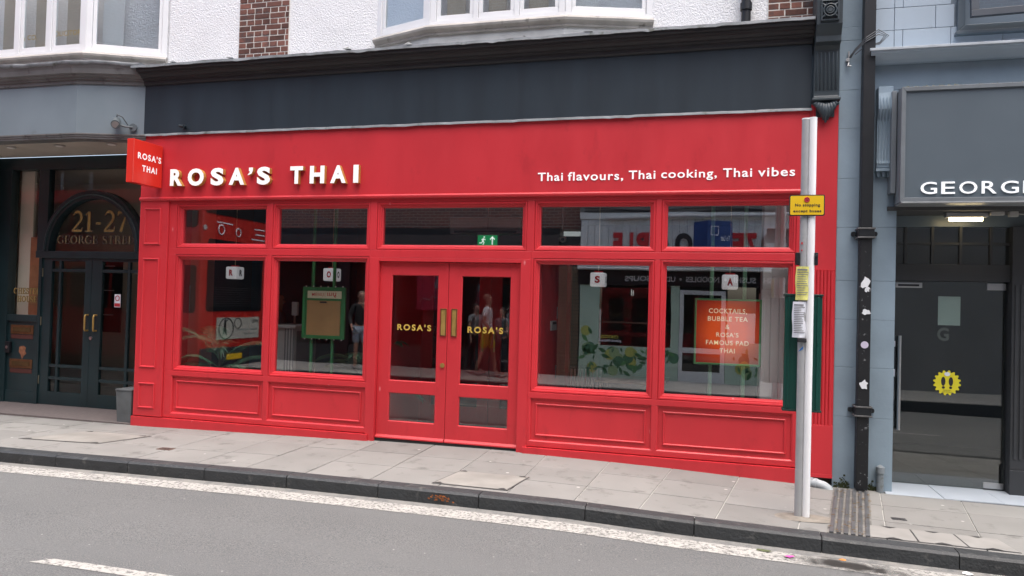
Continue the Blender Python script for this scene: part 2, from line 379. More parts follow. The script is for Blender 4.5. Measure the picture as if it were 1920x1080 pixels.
# serif letters drawn as strokes: (points, width) in a unit-height cell
def arc(cx, cy, rx, ry, a0, a1, n=12): return [(cx+rx*math.cos(R(a0+(a1-a0)*i/n)), cy+ry*math.sin(R(a0+(a1-a0)*i/n))) for i in range(n+1)]
T_, t_ = .15, .055
def sf(x, y, w_=.2): return ([(x-w_/2, y), (x+w_/2, y)], .05)
SER = {
 '2': (.58, [(arc(.28, .73, .22, .25, 165, -20, 10)+[(.45, .52), (.05, .05)], [.06]*3+[.13]*8+[.11, .08]), ([(.03, .045), (.55, .045)], .11), ([(.54, .04), (.56, .2)], .05)]),
 '1': (.42, [([(.24, .03), (.24, .97)], T_), ([(.06, .82), (.22, .95)], .06), sf(.24, .025, .36)]),
 '7': (.56, [([(.05, .94), (.54, .94)], .11), ([(.06, .98), (.05, .76)], .05), ([(.50, .92), (.22, .0)], [.06, .15])]),
 '-': (.40, [([(.08, .40), (.34, .40)], .1)]),
 'G': (.80, [(arc(.42, .5, .36, .46, 40, 320, 20), [.05]*3+[.07]*2+[.14]*11+[.07]*2+[.05]*3), ([(.70, .05), (.70, .42)], .13), sf(.68, .42, .28), ([(.70, .96), (.72, .70)], .05)]),
 'E': (.62, [([(.16, .02), (.16, .98)], T_), ([(.04, .97), (.56, .97)], .055), ([(.04, .03), (.58, .03)], .055), ([(.16, .51), (.45, .51)], .055), ([(.56, .99), (.57, .76)], .05), ([(.58, .02), (.60, .26)], .05), ([(.45, .41), (.45, .61)], .05)]),
 'O': (.86, [(arc(.43, .5, .35, .46, 90, 450, 28), [.05+.10*abs(math.cos(R(90+360*i/28))) for i in range(29)])]),
 'R': (.76, [([(.16, .02), (.16, .98)], T_), sf(.16, .025, .3), ([(.04, .97), (.38, .97)], .05), (arc(.36, .73, .20, .235, 90, -90, 12), [.05]*3+[.13]*7+[.05]*3), ([(.16, .495), (.38, .495)], .05), ([(.36, .49), (.68, .03)], [.09, .15]), sf(.66, .025, .2)]),
 'S': (.58, [(arc(.29, .73, .20, .235, 40, 250, 10)+arc(.29, .26, .22, .235, 70, -140, 10), [.05]*4+[.13]*6+[.15]*2+[.13]*5+[.05]*5), ([(.45, .98), (.47, .74)], .05), ([(.07, .02), (.05, .27)], .05)]),
 'T': (.68, [([(.34, .02), (.34, .98)], T_), sf(.34, .025, .32), ([(.03, .965), (.65, .965)], .055), ([(.04, .98), (.03, .72)], .05), ([(.64, .98), (.65, .72)], .05)]),
 'C': (.78, [(arc(.42, .5, .36, .46, 45, 315, 20), [.05]*3+[.07]*2+[.14]*11+[.07]*2+[.05]*3), ([(.70, .97), (.71, .68)], .05)]),
 'H': (.84, [([(.17, .02), (.17, .98)], T_), ([(.67, .02), (.67, .98)], T_), sf(.17, .025, .3), sf(.17, .975, .3), sf(.67, .025, .3), sf(.67, .975, .3), ([(.17, .51), (.67, .51)], .055)]),
 'U': (.80, [([(.17, .98), (.17, .3)]+arc(.42, .3, .25, .27, 180, 360, 10)+[(.67, .98)], [T_]*2+[.12]*4+[.07]*8), sf(.17, .975, .3), sf(.67, .975, .26)]),
 ' ': (.36, [])}
def serif(name, s, O, u, W, H, m, parent, depth=.002, grow=0, gap=.10):
    tot = sum(SER[c][0] for c in s)+gap*(len(s)-1); kx = W/tot; mb = MB(); u = Vector(u); O = Vector(O); v = Vector((0, 0, 1)); n = u.cross(v)
    x = 0; lay = 0
    for c in s:
        for pts, wd in SER[c][1]:
            lay += 1; d = depth+.00012*(lay % 9)
            ws = wd if isinstance(wd, list) else [wd]*len(pts)
            while len(ws) < len(pts): ws = ws+[ws[-1]]
            L, Rr = [], []
            for k, p in enumerate(pts):
                a = Vector(pts[max(k-1, 0)]); b = Vector(pts[min(k+1, len(pts)-1)]); t = (b-a).normalized(); q = Vector((-t.y, t.x))
                h = ws[k]/2+grow; e = t*(grow if k == len(pts)-1 else (-grow if k == 0 else 0)); L.append(Vector(p)+q*h+e); Rr.append(Vector(p)-q*h+e)
            W3 = lambda q: O+u*((x+q.x)*kx)+v*(q.y*H)+n*d
            for k in range(len(pts)-1): mb.face([W3(L[k]), W3(L[k+1]), W3(Rr[k+1]), W3(Rr[k])])
        x += SER[c][0]+gap
    return obj(name, mb, m, parent)

# ------------------------------------------------------------------ ground
def interp(x, tab):
    if x <= tab[0][0]: return tab[0][1]
    for (a, b), (c, d) in zip(tab, tab[1:]):
        if x <= c: return b+(d-b)*(x-a)/(c-a)
    return tab[-1][1]
ZG = [(-14, -.13), (-9.5, -.085), (-7.4, -.080), (-5.6, -.05), (-4, -.030), (-2.1, -.016), (-.55, -.046), (.9, -.105), (1.6, -.11), (3, -.12), (8, -.2)]
ZK = [(-14, -.13), (-9.5, -.10), (-7.5, -.086), (-5.8, -.066), (-4.1, -.048), (-2.2, -.050), (-1.2, -.058), (-.25, -.092), (.7, -.114), (1.2, -.125), (2.2, -.142), (4, -.16), (8, -.22)]
def zg(x, y=0):
    t = max(0, min(1, -y/1.85)); return interp(x, ZG)*(1-t)+interp(x, ZK)*t
def zroad(x, y): return interp(x, ZK)-.122+.010*min(2.6, -1.85-y)*.6
def sheet(xs, ys, zf, dz=0):
    mb = MB(); b = 0; n = len(ys)
    mb.v = [(x, y, zf(x, y)+dz) for x in xs for y in ys]
    for i in range(len(xs)-1):
        for j in range(n-1): mb.f.append((i*n+j, (i+1)*n+j, (i+1)*n+j+1, i*n+j+1)); mb.mi.append(0)
    return mb
XS = [-60, -30, -20]+[-14+.25*i for i in range(89)]+[10, 20, 40, 60]
struct('ground', MB().box(-500, 500, -500, 500, -1.2, -.9), mat('distant_ground', (.12, .12, .115), .9))
road = struct('road', sheet(XS, [-7.25, -6, -4.5, -3, -2.4, -2, -1.8], zroad), ASPH)
pav = struct('pavement', sheet(XS, [-1.72, -1.2, -.6, 0, .3, 1.0], zg, -.0085), JOINT)
farpav = struct('pavement_far', sheet(XS, [-9.7, -8.5, -7.4], lambda x, y: -.06), mat('far_paving', (.30, .29, .27), .85, .1, 2))
obj('kerb', MB().box(-60, 60, -7.42, -7.22, -.4, -.058), KERB, farpav)
# paving slabs: columns run from wall to kerb, slightly askew towards the right
def skew(x): return interp(x, [(-1.6, 0), (-.5, -.2), (.5, -.28), (3, -.3)])
def lay(mb, x0, x1, y0, y1, th=.03, gap=.005, h=0):
    def p(x, y, g): return (x+skew(x)*(-y/1.75)+g, y)
    c = [p(x0, y0, gap), p(x1, y0, -gap), p(x1, y1, -gap), p(x0, y1, gap)]
    c = [(a, b+(gap if k < 2 else -gap)) for k, (a, b) in enumerate(c)]
    mb.hexa([(a, b, zg(a, b)-th) for a, b in c], [(a, b, zg(a, b)+h) for a, b in c]); return mb
cx = -13.9; cols_ = []
while cx < 4.5:
    wdt = random.choice([.68, .72, .76, .70]) if cx > -5 else random.choice([.6, .75, .9, .66, .8]); cols_.append((cx, cx+wdt)); cx += wdt
for k, (a, b) in enumerate(cols_):
    ys = [0.06, -.56+random.uniform(-.03, .03), -1.16+random.uniform(-.04, .04), -1.70]
    if a < -5: ys = [0.06, -.45+random.uniform(-.12, .12), -1.05+random.uniform(-.15, .15), -1.70]
    for j in range(3):
        y1, y0 = ys[j], ys[j+1]
        if b < -7.5 and j == 0: y1 = -.03
        if a > 1.2 and j == 0: y1 = -.10
        if (a+b)/2+skew(b) > .95 and (a+b)/2+skew(b) < 1.0 and False: continue
        h = random.uniform(-.0015, .0015)
        obj('slab', lay(MB(), a, b, y0, y1, h=h), SLAB, pav, .002, org=((a+b)/2, (y0+y1)/2, -.08))
# kerb stones
kx = -14.2
while kx < 6:
    L = .955+random.uniform(-.04, .05) if kx > -5 else .93
    y0 = -1.852+random.uniform(-.004, .004); y1 = -1.705
    def q(x, y, dz): return (x, y, zg(x, y)+dz)
    mb = MB(); n = 4
    for i in range(n):
        a = kx+.004+(L-.008)*i/n; b = kx+.004+(L-.008)*(i+1)/n
        mb.hexa([q(a, y0-.012, -.3), q(b, y0-.012, -.3), q(b, y1, -.3), q(a, y1, -.3)], [q(a, y0-.01, -.018), q(b, y0-.01, -.018), q(b, y1, -.002), q(a, y1, -.002)])
        mb.hexa([q(a, y0-.01, -.018), q(b, y0-.01, -.018), q(b, y1, -.0025), q(a, y1, -.0025)], [q(a, y0+.012, .002), q(b, y0+.012, .002), q(b, y1, .002), q(a, y1, .002)])
    obj('kerb_stone', mb, KERB, pav, 0, org=(kx+L/2, y0, -.15)); kx += L
# a rust stain on one kerb stone, the edge line, the lane dash
rust = MB(); 
for i in range(40):
    x = -2.36+random.gauss(0, .05); z = zg(x, -1.85)-.035-random.uniform(0, .05); s_ = random.uniform(.003, .011)
    rust.face([(x-s_, -1.8735-.0003*i, z-s_*.5), (x+s_*1.2, -1.8735-.0003*i, z-s_*.6), (x+s_, -1.8735-.0003*i, z+s_*.5), (x-s_*.8, -1.8735-.0003*i, z+s_*.7)])
obj('rust_stain', rust, mat('rust', (.34, .11, .03), .8, .5, 40), pav)
el = sheet([x for x in XS if -30 <= x <= 20], [-2.235, -2.1, -1.99], zroad, .004); obj('edge_line', el, LINE, road)
ld = MB(); 
for x0 in (-4.40, -8.4, -12.4, 1.6):
    x1 = x0+2.0; n = 6
    for i in range(n):
        a = x0+(x1-x0)*i/n; b = x0+(x1-x0)*(i+1)/n; sh = .06
        ld.face([(a-(.05 if i == 0 else 0), -4.24, zroad(a, -4.24)+.004), (b, -4.24, zroad(b, -4.24)+.004), (b, -4.14, zroad(b, -4.14)+.004), (a+(.05 if i == 0 else 0), -4.14, zroad(a, -4.14)+.004)])
obj('lane_dash', ld, LINE2, road)
# litter
for (x, y, c, s_) in ((.62, -2.10, (.6, .08, .35), .05), (1.02, -2.0, (.55, .22, .05), .035), (.43, -2.03, (.10, .12, .05), .06), (1.9, -1.96, (.7, .7, .7), .05)):
    mb = MB(); z = zroad(x, y)
    pts = [(x+s_*random.uniform(.6, 1.2)*math.cos(a*.785), y+s_*.5*random.uniform(.6, 1.2)*math.sin(a*.785), z+.006+random.uniform(0, .012)) for a in range(8)]
    mb.add([(x, y, z+.02)]+pts, [(0, 1+i, 1+(i+1) % 8) for i in range(8)])
    nm = {.05: 'paper_scrap'}.get(s_, 'leaf_scrap')
    tag(obj(nm, mb, mat('scrap%.2f%.2f' % (x, c[0]), c, .7)), {.62: 'small pink paper scrap lying in the gutter by the kerb', 1.02: 'small orange scrap lying in the gutter stain', .43: 'flattened green leaf scrap at the edge line', 1.9: 'small white paper scrap in the gutter at far right'}[x], 'litter')

# ------------------------------------------------------------------ the red restaurant
rb = thing('restaurant_building', (-3.1, 0, 0), 'red painted restaurant shopfront with dark fascia and white bay window above', 'building')
A = dict(a0=-6.815, a1=-5.566, b0=-5.371, b1=-4.141, c0=-3.92, c1=-2.154, d0=-1.936, d1=-.688, e0=-.497, e1=.771)
U0, U1, L0, L1 = 2.816, 2.364, 2.150, .742
FB, FT = 2.955, 3.800
WIN = [('a0', 'a1'), ('b0', 'b1'), ('d0', 'd1'), ('e0', 'e1')]
MG = .066
YF, YB = 0, .13
# posts between the windows and full-width rails, butted so that no faces share a plane
xs_open = [(A['a0']-MG, A['a1']+MG), (A['b0']-MG, A['b1']+MG), (A['c0']-MG, A['c1']+MG), (A['d0']-MG, A['d1']+MG), (A['e0']-MG, A['e1']+MG)]
edges = [-7.0]+[v for p in xs_open for v in p]+[.93]
def post(x0, x1, z0, z1): bx('post', RED, rb, x0, x1, YF, YB, z0, z1, .003)
bx('top_rail', RED, rb, -7.0, .93, YF, YB, U0+MG, FB-.004)
for s0, s1 in ((-7.0, -4.06), (-2.03, .93)):
    bx('transom_rail', RED, rb, s0, s1, YF, YB, L0+MG, U1-MG)
    bx('sill_rail', RED, rb, s0, s1, YF, YB, .612, L1-MG)
    bx('bottom_rail', RED, rb, s0, s1, YF, YB, .058, .118)
bx('door_head', RED, rb, -4.06, -2.03, YF, YB, 2.205, U1-MG)
for i in range(0, 12, 2):
    x0, x1 = edges[i], edges[i+1]
    post(x0, x1, U1-MG, U0+MG)
for x0, x1 in ((-7.0, A['a0']-MG), (A['a1']+MG, A['b0']-MG), (A['b1']+MG, -4.06), (-2.03, A['d0']-MG), (A['d1']+MG, A['e0']-MG), (A['e1']+MG, .93)):
    post(x0, x1, L1-MG, L0+MG)
    post(x0, x1, .118, .612)
# window frames with stepped moulding, and panes
def window(x0, x1, z0, z1, m=GLASS):
    f = obj('window_frame', MB().bead(x0-MG, x1+MG, z0-MG, z1+MG, [(0, .012), (.012, .002), (.026, .004), (.030, .022), (.046, .026), (.052, .040), (MG, .046), (MG, .10)]), RED, rb)
    g = obj('pane', MB().box(x0-.01, x1+.01, .068, .074, z0-.01, z1+.01), m, f)
    return f
for k0, k1 in WIN: window(A[k0], A[k1], L1, L0)
for k0, k1 in WIN+[('c0', 'c1')]: window(A[k0], A[k1], U1, U0)
# stall riser panels under the windows
for k0, k1 in WIN:
    x0, x1 = A[k0]-MG, A[k1]+MG
    p = bx('riser_panel', RED, rb, x0-.002, x1+.002, .030, .06, .10, .63, 0)
    obj('panel_edge', MB().bead(x0, x1, .118, .612, [(0, .003), (.010, .012), (.014, .029)]), RED, p)
    obj('bead', MB().bead(x0+.062, x1-.062, .178, .552, [(0, .0295), (.002, .018), (.008, .013), (.015, .014), (.021, .020), (.024, .0295)]), RED, p)
# plinth with a chamfered top
for s0, s1 in ((-7.47, -4.02), (-2.07, .95)):
    mb = MB(); n = 8
    for i in range(n):
        a = s0+(s1-s0)*i/n; b = s0+(s1-s0)*(i+1)/n
        mb.hexa([(a, -.034, zg(a)-.03), (b, -.034, zg(b)-.03), (b, .1, zg(b)-.03), (a, .1, zg(a)-.03)], [(a, -.034, .046), (b, -.034, .046), (b, .1, .056), (a, .1, .056)])
    obj('plinth', mb, RED, rb)
# left pilaster with three beaded panels
bx('pilaster', RED, rb, -7.452, -7.004, -.022, .45, .058, FB-.004, .004)
for z0, z1 in ((2.34, 2.83), (.70, 2.16), (.16, .50)):
    obj('pilaster_bead', MB().bead(-7.375, -7.115, z0, z1, [(0, -.0215), (.002, -.032), (.008, -.037), (.016, -.036), (.022, -.030), (.025, -.0215)]), RED, rb)
# right pilaster, reeded between plain blocks
mb = MB(); mb.box(.952, 1.222, -.045, .3, .02, .52)
obj('pilaster_base', mb, RED, rb, .004)
poly = [(.952, .3), (.952, -.03)]
for i in range(7):
    x = .97+.034*i
    poly += [(x, -.03), (x+.006, -.042), (x+.017, -.046), (x+.028, -.042), (x+.034, -.03)]
poly += [(1.222, -.03), (1.222, .3)]
obj('reeded_pilaster', MB().prism(poly, 'z', .52, 2.12), RED, rb)
bx('pilaster_upper', RED, rb, .955, 1.222, -.034, .3, 2.12, 3.86)
bx('pilaster_infill', RED, rb, .93, .952, -.012, .2, .02, FB-.004)
bx('pilaster_skirt', RED, rb, .95, 1.224, -.047, .2, -.02, .02)
# fascia boards and the small moulding below
bx('fascia_board', RED, rb, -7.452, .952, -.026, .1, FB, FT, .003)
obj('fascia_moulding', MB().sweep([(-7.456, -.026), (.95, -.026)], [(0, FB+.02), (.012, FB+.014), (.022, FB), (.020, FB-.018), (.006, FB-.03), (-.02, FB-.03), (-.02, FB+.02)]), RED, rb)
# the doors
for j0, j1 in ((-4.06, -3.945), (-2.150, -2.03)):
    bx('door_jamb', RED, rb, j0, j1, -.006, YB+.02, -.04, 2.205, .003)
bx('door_lintel', RED, rb, -3.945, -2.150, .0, YB+.02, 2.160, 2.205, .003)
def leaf(x0, x1, g0, g1, plate0, plate1, lock):
    d = bx('door', RED, rb, x0, g0, .05, .095, .012, 2.155, .003)
    bx('door_stile', RED, d, g1, x1, .05, .095, .012, 2.155, .003)
    for z0, z1 in ((2.002, 2.155), (.568, .709), (.012, .216)): bx('door_rail', RED, d, g0, g1, .051, .094, z0, z1, .0)
    obj('weather_bar', MB().prism([(.05, .012), (.022, .012), (.022, .026), (.05, .052)], 'x', x0+.004, x1-.004), RED, d)
    for z0, z1 in ((.709, 2.002), (.216, .568)):
        obj('glazing_bead', MB().bead(g0, g1, z0, z1, [(0, .052), (.004, .056), (.010, .066)]), RED, d)
        obj('pane', MB().box(g0-.005, g1+.005, .068, .074, z0-.005, z1+.005), GLASSD, d)
    p = bx('push_plate', BRASS, d, plate0, plate1, .040, .05, 1.275, 1.605, .002)
    obj('plate_rim', MB().bead(plate0, plate1, 1.275, 1.605, [(0, .0395), (.003, .034), (.009, .034), (.012, .0395)]), BRONZE, p)
    if lock: obj('lock_cylinder', MB().cyl((lock, .05, .925), (0, -1, 0), .028, .014, 20).cyl((lock, .036, .925), (0, -1, 0), .014, .004, 14), BRASS, d)
    text('lettering', "ROSA'S", (g0+.085, .067, 1.325), (1, 0, 0), .44, .078, .001, GOLDT, d, .035, 1.35)
leaf(-3.942, -3.0515, -3.788, -3.180, -3.140, -3.062, -3.098)
leaf(-3.0465, -2.153, -2.886, -2.277, -3.002, -2.928, None)
bx('threshold', mat('door_gap', (.02, .02, .02), .8), rb, -3.95, -2.14, .03, .12, -.05, .010, 0)
# charcoal fascia, cornice and lead, over the full width
XL, XR = -7.43, .955
bx('upper_fascia', DARK, rb, XL, XR, -.035, .15, FT+.012, 4.60, .002)
CT = [(XL, -.035, 0), (-5, -.035, .007), (-2, -.035, .016), (XR, -.035, .025)]
obj('cornice', MB().sweep(CT, [(0, 4.475), (.018, 4.478), (.03, 4.495), (.032, 4.530), (.052, 4.537), (.060, 4.556), (.085, 4.564), (.105, 4.59), (.135, 4.604), (.14, 4.617), (.17, 4.622), (.178, 4.635), (.182, 4.662), (0, 4.662)]), CORN, rb)
def leadroll(x0, x1, y, z0, z1, out, th, name='lead_flashing', seed=0, amp=.008, lz=None):
    n = int((x1-x0)/.07); mb = MB(); rows = []
    for i in range(n+1):
        x = x0+(x1-x0)*i/n; a = noise.noise((x*2.3, seed, 0))*amp+noise.noise((x*9, seed+3, 0))*amp*.6
        dz = (lz(x) if lz else 0)+a
        rows.append([(x, y+.12, z1+dz), (x, y-out*.4, z1+dz+.004), (x, y-out+a*.4, z1+dz-.006), (x, y-out-.004+a*.6, z0+dz-abs(a)), (x, y-out+.006, z0+dz), (x, y+.05, z0+dz+th)])
    m = len(rows[0])
    for r in rows: mb.v += r
    for k in range(n):
        for i in range(m): mb.f.append((k*m+i, k*m+(i+1) % m, (k+1)*m+(i+1) % m, (k+1)*m+i)); mb.mi.append(0)
    return obj(name, mb, LEAD, rb, 0, True)
leadroll(-7.50, .96, -.03, FT-.006, FT+.022, .022, .02, seed=2)
leadroll(-7.50, XR, -.035, 4.664, 4.700, .200, .02, seed=9, amp=.016, lz=lambda x: .025*(x-XL)/(XR-XL))
for x, s_ in ((-6.86, .03), (-4.35, .04), (-3.55, .05), (-6.0, .025), (-1.4, .02)):
    obj('lead_fold', MB().add([(x-.05, -.24, 4.708+.003*(x+7.4)), (x+.06, -.24, 4.703+.003*(x+7.4)), (x, -.2, 4.703+s_+.003*(x+7.4)), (x+.02, -.08, 4.708+s_*.4+.003*(x+7.4))], [(0, 1, 2), (1, 3, 2), (0, 2, 3), (0, 3, 1)]), LEAD, rb)
obj('cable_stub', MB().cyl((-6.78, -.036, 3.90), (.25, -1, -.1), .026, .075, 14).cyl((-6.76, -.11, 3.895), (-.5, -1, -.2), .018, .05, 12), DARK, rb, 0, True)
# console bracket at the right end
cb = obj('console', MB().prism([(.1, 5.30), (-.28, 5.30), (-.285, 4.93), (-.27, 4.90), (-.26, 4.62), (-.225, 4.56), (-.20, 4.52), (-.20, 4.46), (-.135, 4.44), (-.115, 4.40), (-.085, 3.97), (-.085, 3.93), (-.10, 3.925), (-.105, 3.885), (-.02, 3.885), (.1, 3.885)], 'x', .966, 1.212), mat('console_slate_paint', (.035, .048, .056), .42, .15, 4), rb, .006)
CM = MATS['console_slate_paint']
mb = MB()
for i in range(6):
    x = .995+.0375*i; mb.tube([(x, -.083, 3.99), (x, -.088, 4.0), (x, -.109, 4.36), (x, -.110, 4.38)], [.006, .011, .011, .006], 8)
obj('reed', mb, CM, cb, 0, True)
obj('rosette_frame', MB().bead(1.0, 1.178, 4.645, 4.865, [(0, -.262), (.004, -.282), (.016, -.284), (.022, -.27)]), CM, cb)
mb = MB()
for rr_, dd in ((.062, .010), (.034, .014)):
    pts = [(1.089+rr_*math.cos(a*math.pi/10), -.272-dd*.6, 4.755+rr_*math.sin(a*math.pi/10)) for a in range(21)]; mb.tube(pts, .0095, 8)
mb.cyl((1.089, -.262, 4.755), (0, -1, 0), .022, .03, 12)
for a in range(4):
    t = R(45+90*a); mb.tube([(1.089+.07*math.cos(t), -.27, 4.755+.07*math.sin(t)), (1.089+.105*math.cos(t), -.275, 4.755+.105*math.sin(t))], [.016, .006], 8)
obj('rosette', mb, CM, cb, 0, True)
bx('console_ledge', CM, cb, .950, 1.228, -.125, .05, 3.878, 3.905, .006)
mb = MB()      # acanthus leaf below
for i in range(-4, 5):
    t = i/4; tip = Vector((1.089+t*.075*(1-.15*abs(t)), -.075, 3.655+.15*abs(t)**1.3)); top = Vector((1.089+t*.055, -.06, 3.88))
    midp = (tip+top)/2+Vector((t*.05, -.045+.012*abs(t), .0)); q1 = top.lerp(midp, .5)+Vector((t*.012, -.015, 0)); q2 = midp.lerp(tip, .6)+Vector((t*.006, -.012, 0))
    mb.tube([top, q1, midp, q2, tip, tip+Vector((t*.006, -.016, .012))], [.016, .021, .021, .017, .011, .004], 8)
for s_ in (-1, 1):
    mb.tube([(1.089+s_*(.088+.022*math.cos(a*.6)*(1-a/14)), -.085, 3.845+.024*math.sin(a*.6)*(1-a/14)) for a in range(13)], .009, 8)
mb.box(1.0, 1.178, -.055, .0, 3.72, 3.88)
obj('acanthus_leaf', mb, CM, cb, 0, True)
# upper wall: white roughcast with brick piers
WY = .15
bx('roughcast_wall', ROUGHC, rb, -7.24, -6.13, WY, WY+.2, 4.55, 8.2, 0)
bx('roughcast_wall', ROUGHC, rb, -5.385, -4.06, WY, WY+.2, 4.55, 8.2, 0)
bx('roughcast_wall', ROUGHC, rb, -4.06, -.74, WY+.02, WY+.2, 4.55, 8.2, 0)
bx('roughcast_wall', ROUGHC, rb, -.74, .515, WY, WY+.2, 4.55, 8.2, 0)
bmesh_cache = {}
def brick_pier(name, x0, x1, z0, z1, y, parent, ztop):
    back = bx(name, MORTAR, parent, x0, x1, y, y+.2, 4.5, ztop, 0)
    zz = z0; row = 0
    while zz < z1:
        x = x0+.006; k = row % 2; first = True
        while x < x1-.02:
            L = .1025 if (row % 2 == 0) else .215
            if first and row % 2 == 1 and (row//2) % 2: L = .16
            first = False
            e = min(x+L, x1-.006); Lw = round(e-x, 3)
            if Lw not in bmesh_cache:
                t = MB().box(-Lw/2, Lw/2, -.0045, .03, 0, .062); oo = obj('brick', t, BRICK, back, .003, org=(0, 0, 0)); bmesh_cache[Lw] = oo
                oo.location = Vector((0, 0, 0))
            else:
                oo = bmesh_cache[Lw].copy(); col.objects.link(oo); oo.parent = back
            oo.location = Vector((x+Lw/2, y+random.uniform(-.0025, .0025), zz))-worg(back)
            oo.rotation_euler = (0, random.uniform(-.006, .006), 0)
            x = e+.014
        zz += .075; row += 1
    return back
brick_pier('brick_pier', -6.13, -5.385, 4.66, 5.75, WY-.012, rb, 8.2)
brick_pier('brick_pier', .515, 1.22, 4.66, 5.4, WY-.012, rb, 8.2)
obj('soil_pipe', MB().cyl((.285, .08, 4.6), (0, 0, 1), .05, 3.4, 16).cyl((.285, .08, 4.95), (0, 0, 1), .062, .08, 16), BLACK, rb, 0, True)

# bay windows
def bay(parent, xa, xb, xc, xd, yf, zs, lights, with_apron=True):
    """wall at xa and xd, front face xb..xc at yf; zs = underside of windows"""
    path = [(xa, WY-.005), (xb, yf), (xc, yf), (xd, WY-.005)]
    b = obj('bay_sill', MB().sweep(path, [(-.06, zs-.07), (.03, zs-.072), (.055, zs-.055), (.062, zs-.03), (.05, zs-.006), (-.06, zs+.012)]), STONEP, parent, 0)
    obj('sill_moulding', MB().sweep(path, [(-.06, zs-.115), (.012, zs-.115), (.02, zs-.10), (.012, zs-.09), (.03, zs-.0725), (-.06, zs-.0725)]), STONEP, b)
    if with_apron: obj('apron', MB().sweep(path, [(-.10, zs-.30), (-.012, zs-.30), (-.012, zs-.1155), (-.10, zs-.1155)]), FLAKE, b)
    obj('bay_rail', MB().sweep([(p[0], p[1]) for p in path], [(-.08, zs+.0125), (-.005, zs+.0125), (-.005, zs+.055), (-.08, zs+.055)]), WHITEP, b)
    P = [Vector((p[0], p[1], 0)) for p in path]; H = zs+1.5
    for (A_, B_, n) in ((P[0], P[1], lights[0]), (P[1], P[2], lights[1]), (P[2], P[3], lights[2])):
        d = (B_-A_); L = d.length; d.normalize(); nn = Vector((d.y, -d.x, 0))
        def slab3(nm, m, s0, s1, o0, o1, z0, z1, par, bev=.004):
            c = [A_+d*s0+nn*o1, A_+d*s1+nn*o1, A_+d*s1+nn*o0, A_+d*s0+nn*o0]
            return obj(nm, MB().hexa([(v.x, v.y, z0) for v in c], [(v.x, v.y, z1) for v in c]), m, par, bev)
        pw = .075
        ss = [pw+(L-2*pw)*i/n for i in range(n+1)]
        slab3('mullion', WHITEP, 0.004, pw, -.09, -.008, zs+.0555, H, b); slab3('mullion', WHITEP, L-pw, L-.004, -.09, -.008, zs+.0555, H, b)
        for i in range(n):
            s0, s1 = ss[i], ss[i+1]
            if i: slab3('mullion', WHITEP, s0-.03, s0+.03, -.088, -.010, zs+.0555, H, b); s0 += .03
            if i < n-1: s1 -= .03
            st = .048
            f = slab3('casement', WHITEP, s0+.004, s1-.004, -.065, -.022, zs+.0565, zs+.125, b)
            slab3('casement_stile', WHITEP, s0+.004, s0+st, -.065, -.0225, zs+.125, H, f); slab3('casement_stile', WHITEP, s1-st, s1-.004, -.065, -.0225, zs+.125, H, f)
            slab3('pane', GLASSU, s0+st, s1-st, -.05, -.044, zs+.12, H, f, 0)
            slab3('curtain', CREAM if n > 1 else WINT, s0+st+.02, s0+st+.02+(s1-s0)*(.5 if n > 1 else .3), -.21, -.2, zs+.05, H, f, 0)
    return b
bay(rb, -4.15, -3.32, -1.68, -.72, -.14, 4.955, (1, 3, 1))
obj('upper_room', MB().box(-4.0, -.8, .35, .42, 4.6, 6.5), DINT, rb)

# ------------------------------------------------------------------ lettering on the red fascia
fs_ = thing('fascia_lettering', (-5.58, -.03, 3.11), 'raised white letters reading ROSA\'S THAI with gold sides on red fascia', 'lettering')
LX = [-6.942, -6.752, -6.668, -6.423, -6.318, -6.124, -6.045, -5.814, -5.763, -5.692, -5.631, -5.44, -5.156, -4.975, -4.878, -4.676, -4.593, -4.381, -4.281, -4.212]
for i, ch in enumerate("ROSA'STHAI"):
    x0, x1 = LX[2*i], LX[2*i+1]; z0, h = 3.112, .220
    if ch in 'OS': z0 -= .004; h += .008
    if ch == "'": ch = '\u2019'; z0 += .118; h = .105
    if ch == '\u2019':
        pl = [(x0+.012, z0+.1), (x1, z0+.1), (x1-.003, z0+.055), (x1-.02, z0+.022), (x0-.004, z0), (x0, z0+.016), (x0+.022, z0+.035), (x0+.028, z0+.052), (x0+.012, z0+.052)]
        mb = MB(); mb.face([(p[0], -.086, p[1]) for p in pl]); mb.cur = 1
        for p, q in zip(pl, pl[1:]+pl[:1]): mb.face([(p[0], -.086, p[1]), (q[0], -.086, q[1]), (q[0], -.03, q[1]), (p[0], -.03, p[1])])
        obj('letter', mb, [WLET, GOLD], fs_); continue
    text('letter', ch, (x0, -.030, z0), (1, 0, 0), x1-x0, h, .056, WLET, fs_, .045 if ch != 'I' else .05, side=GOLD)
tg = thing('tagline_lettering', (-.58, -.027, 3.1), 'flat white tagline about Thai flavours, cooking and vibes on red fascia', 'lettering')
for s_, a, b in (('Thai', -1.97, -1.677), ('flavours,', -1.619, -.992), ('Thai', -.931, -.638), ('cooking,', -.575, .015), ('Thai', .079, .378), ('vibes', .438, .809)):
    zb = 3.102+.004*(a+2); dsc = .0255 if s_[-1] == ',' else (0 if s_ != 'cooking,' else .03)
    hh = .096+(.018 if s_ == 'flavours,' else .024 if s_ == 'cooking,' else 0)
    zb -= (.018 if s_ == 'flavours,' else .024 if s_ == 'cooking,' else 0)
    text('word', s_, (a, -.027, zb), (1, 0, 0), b-a, hh, .006, WLET, tg, .012, 1.12)
ps = thing('projecting_sign', (-7.15, -.3, 3.09), 'small orange-red box sign projecting from the left end of the red fascia', 'sign')
bx('sign_box', ORANGE, ps, -7.205, -7.105, -.56, -.045, 3.09, 3.645, .004)
obj('sign_trim', MB().box(-7.104, -7.101, -.56, -.552, 3.09, 3.645), mat('sign_edge', (.75, .1, .08), .4), ps)
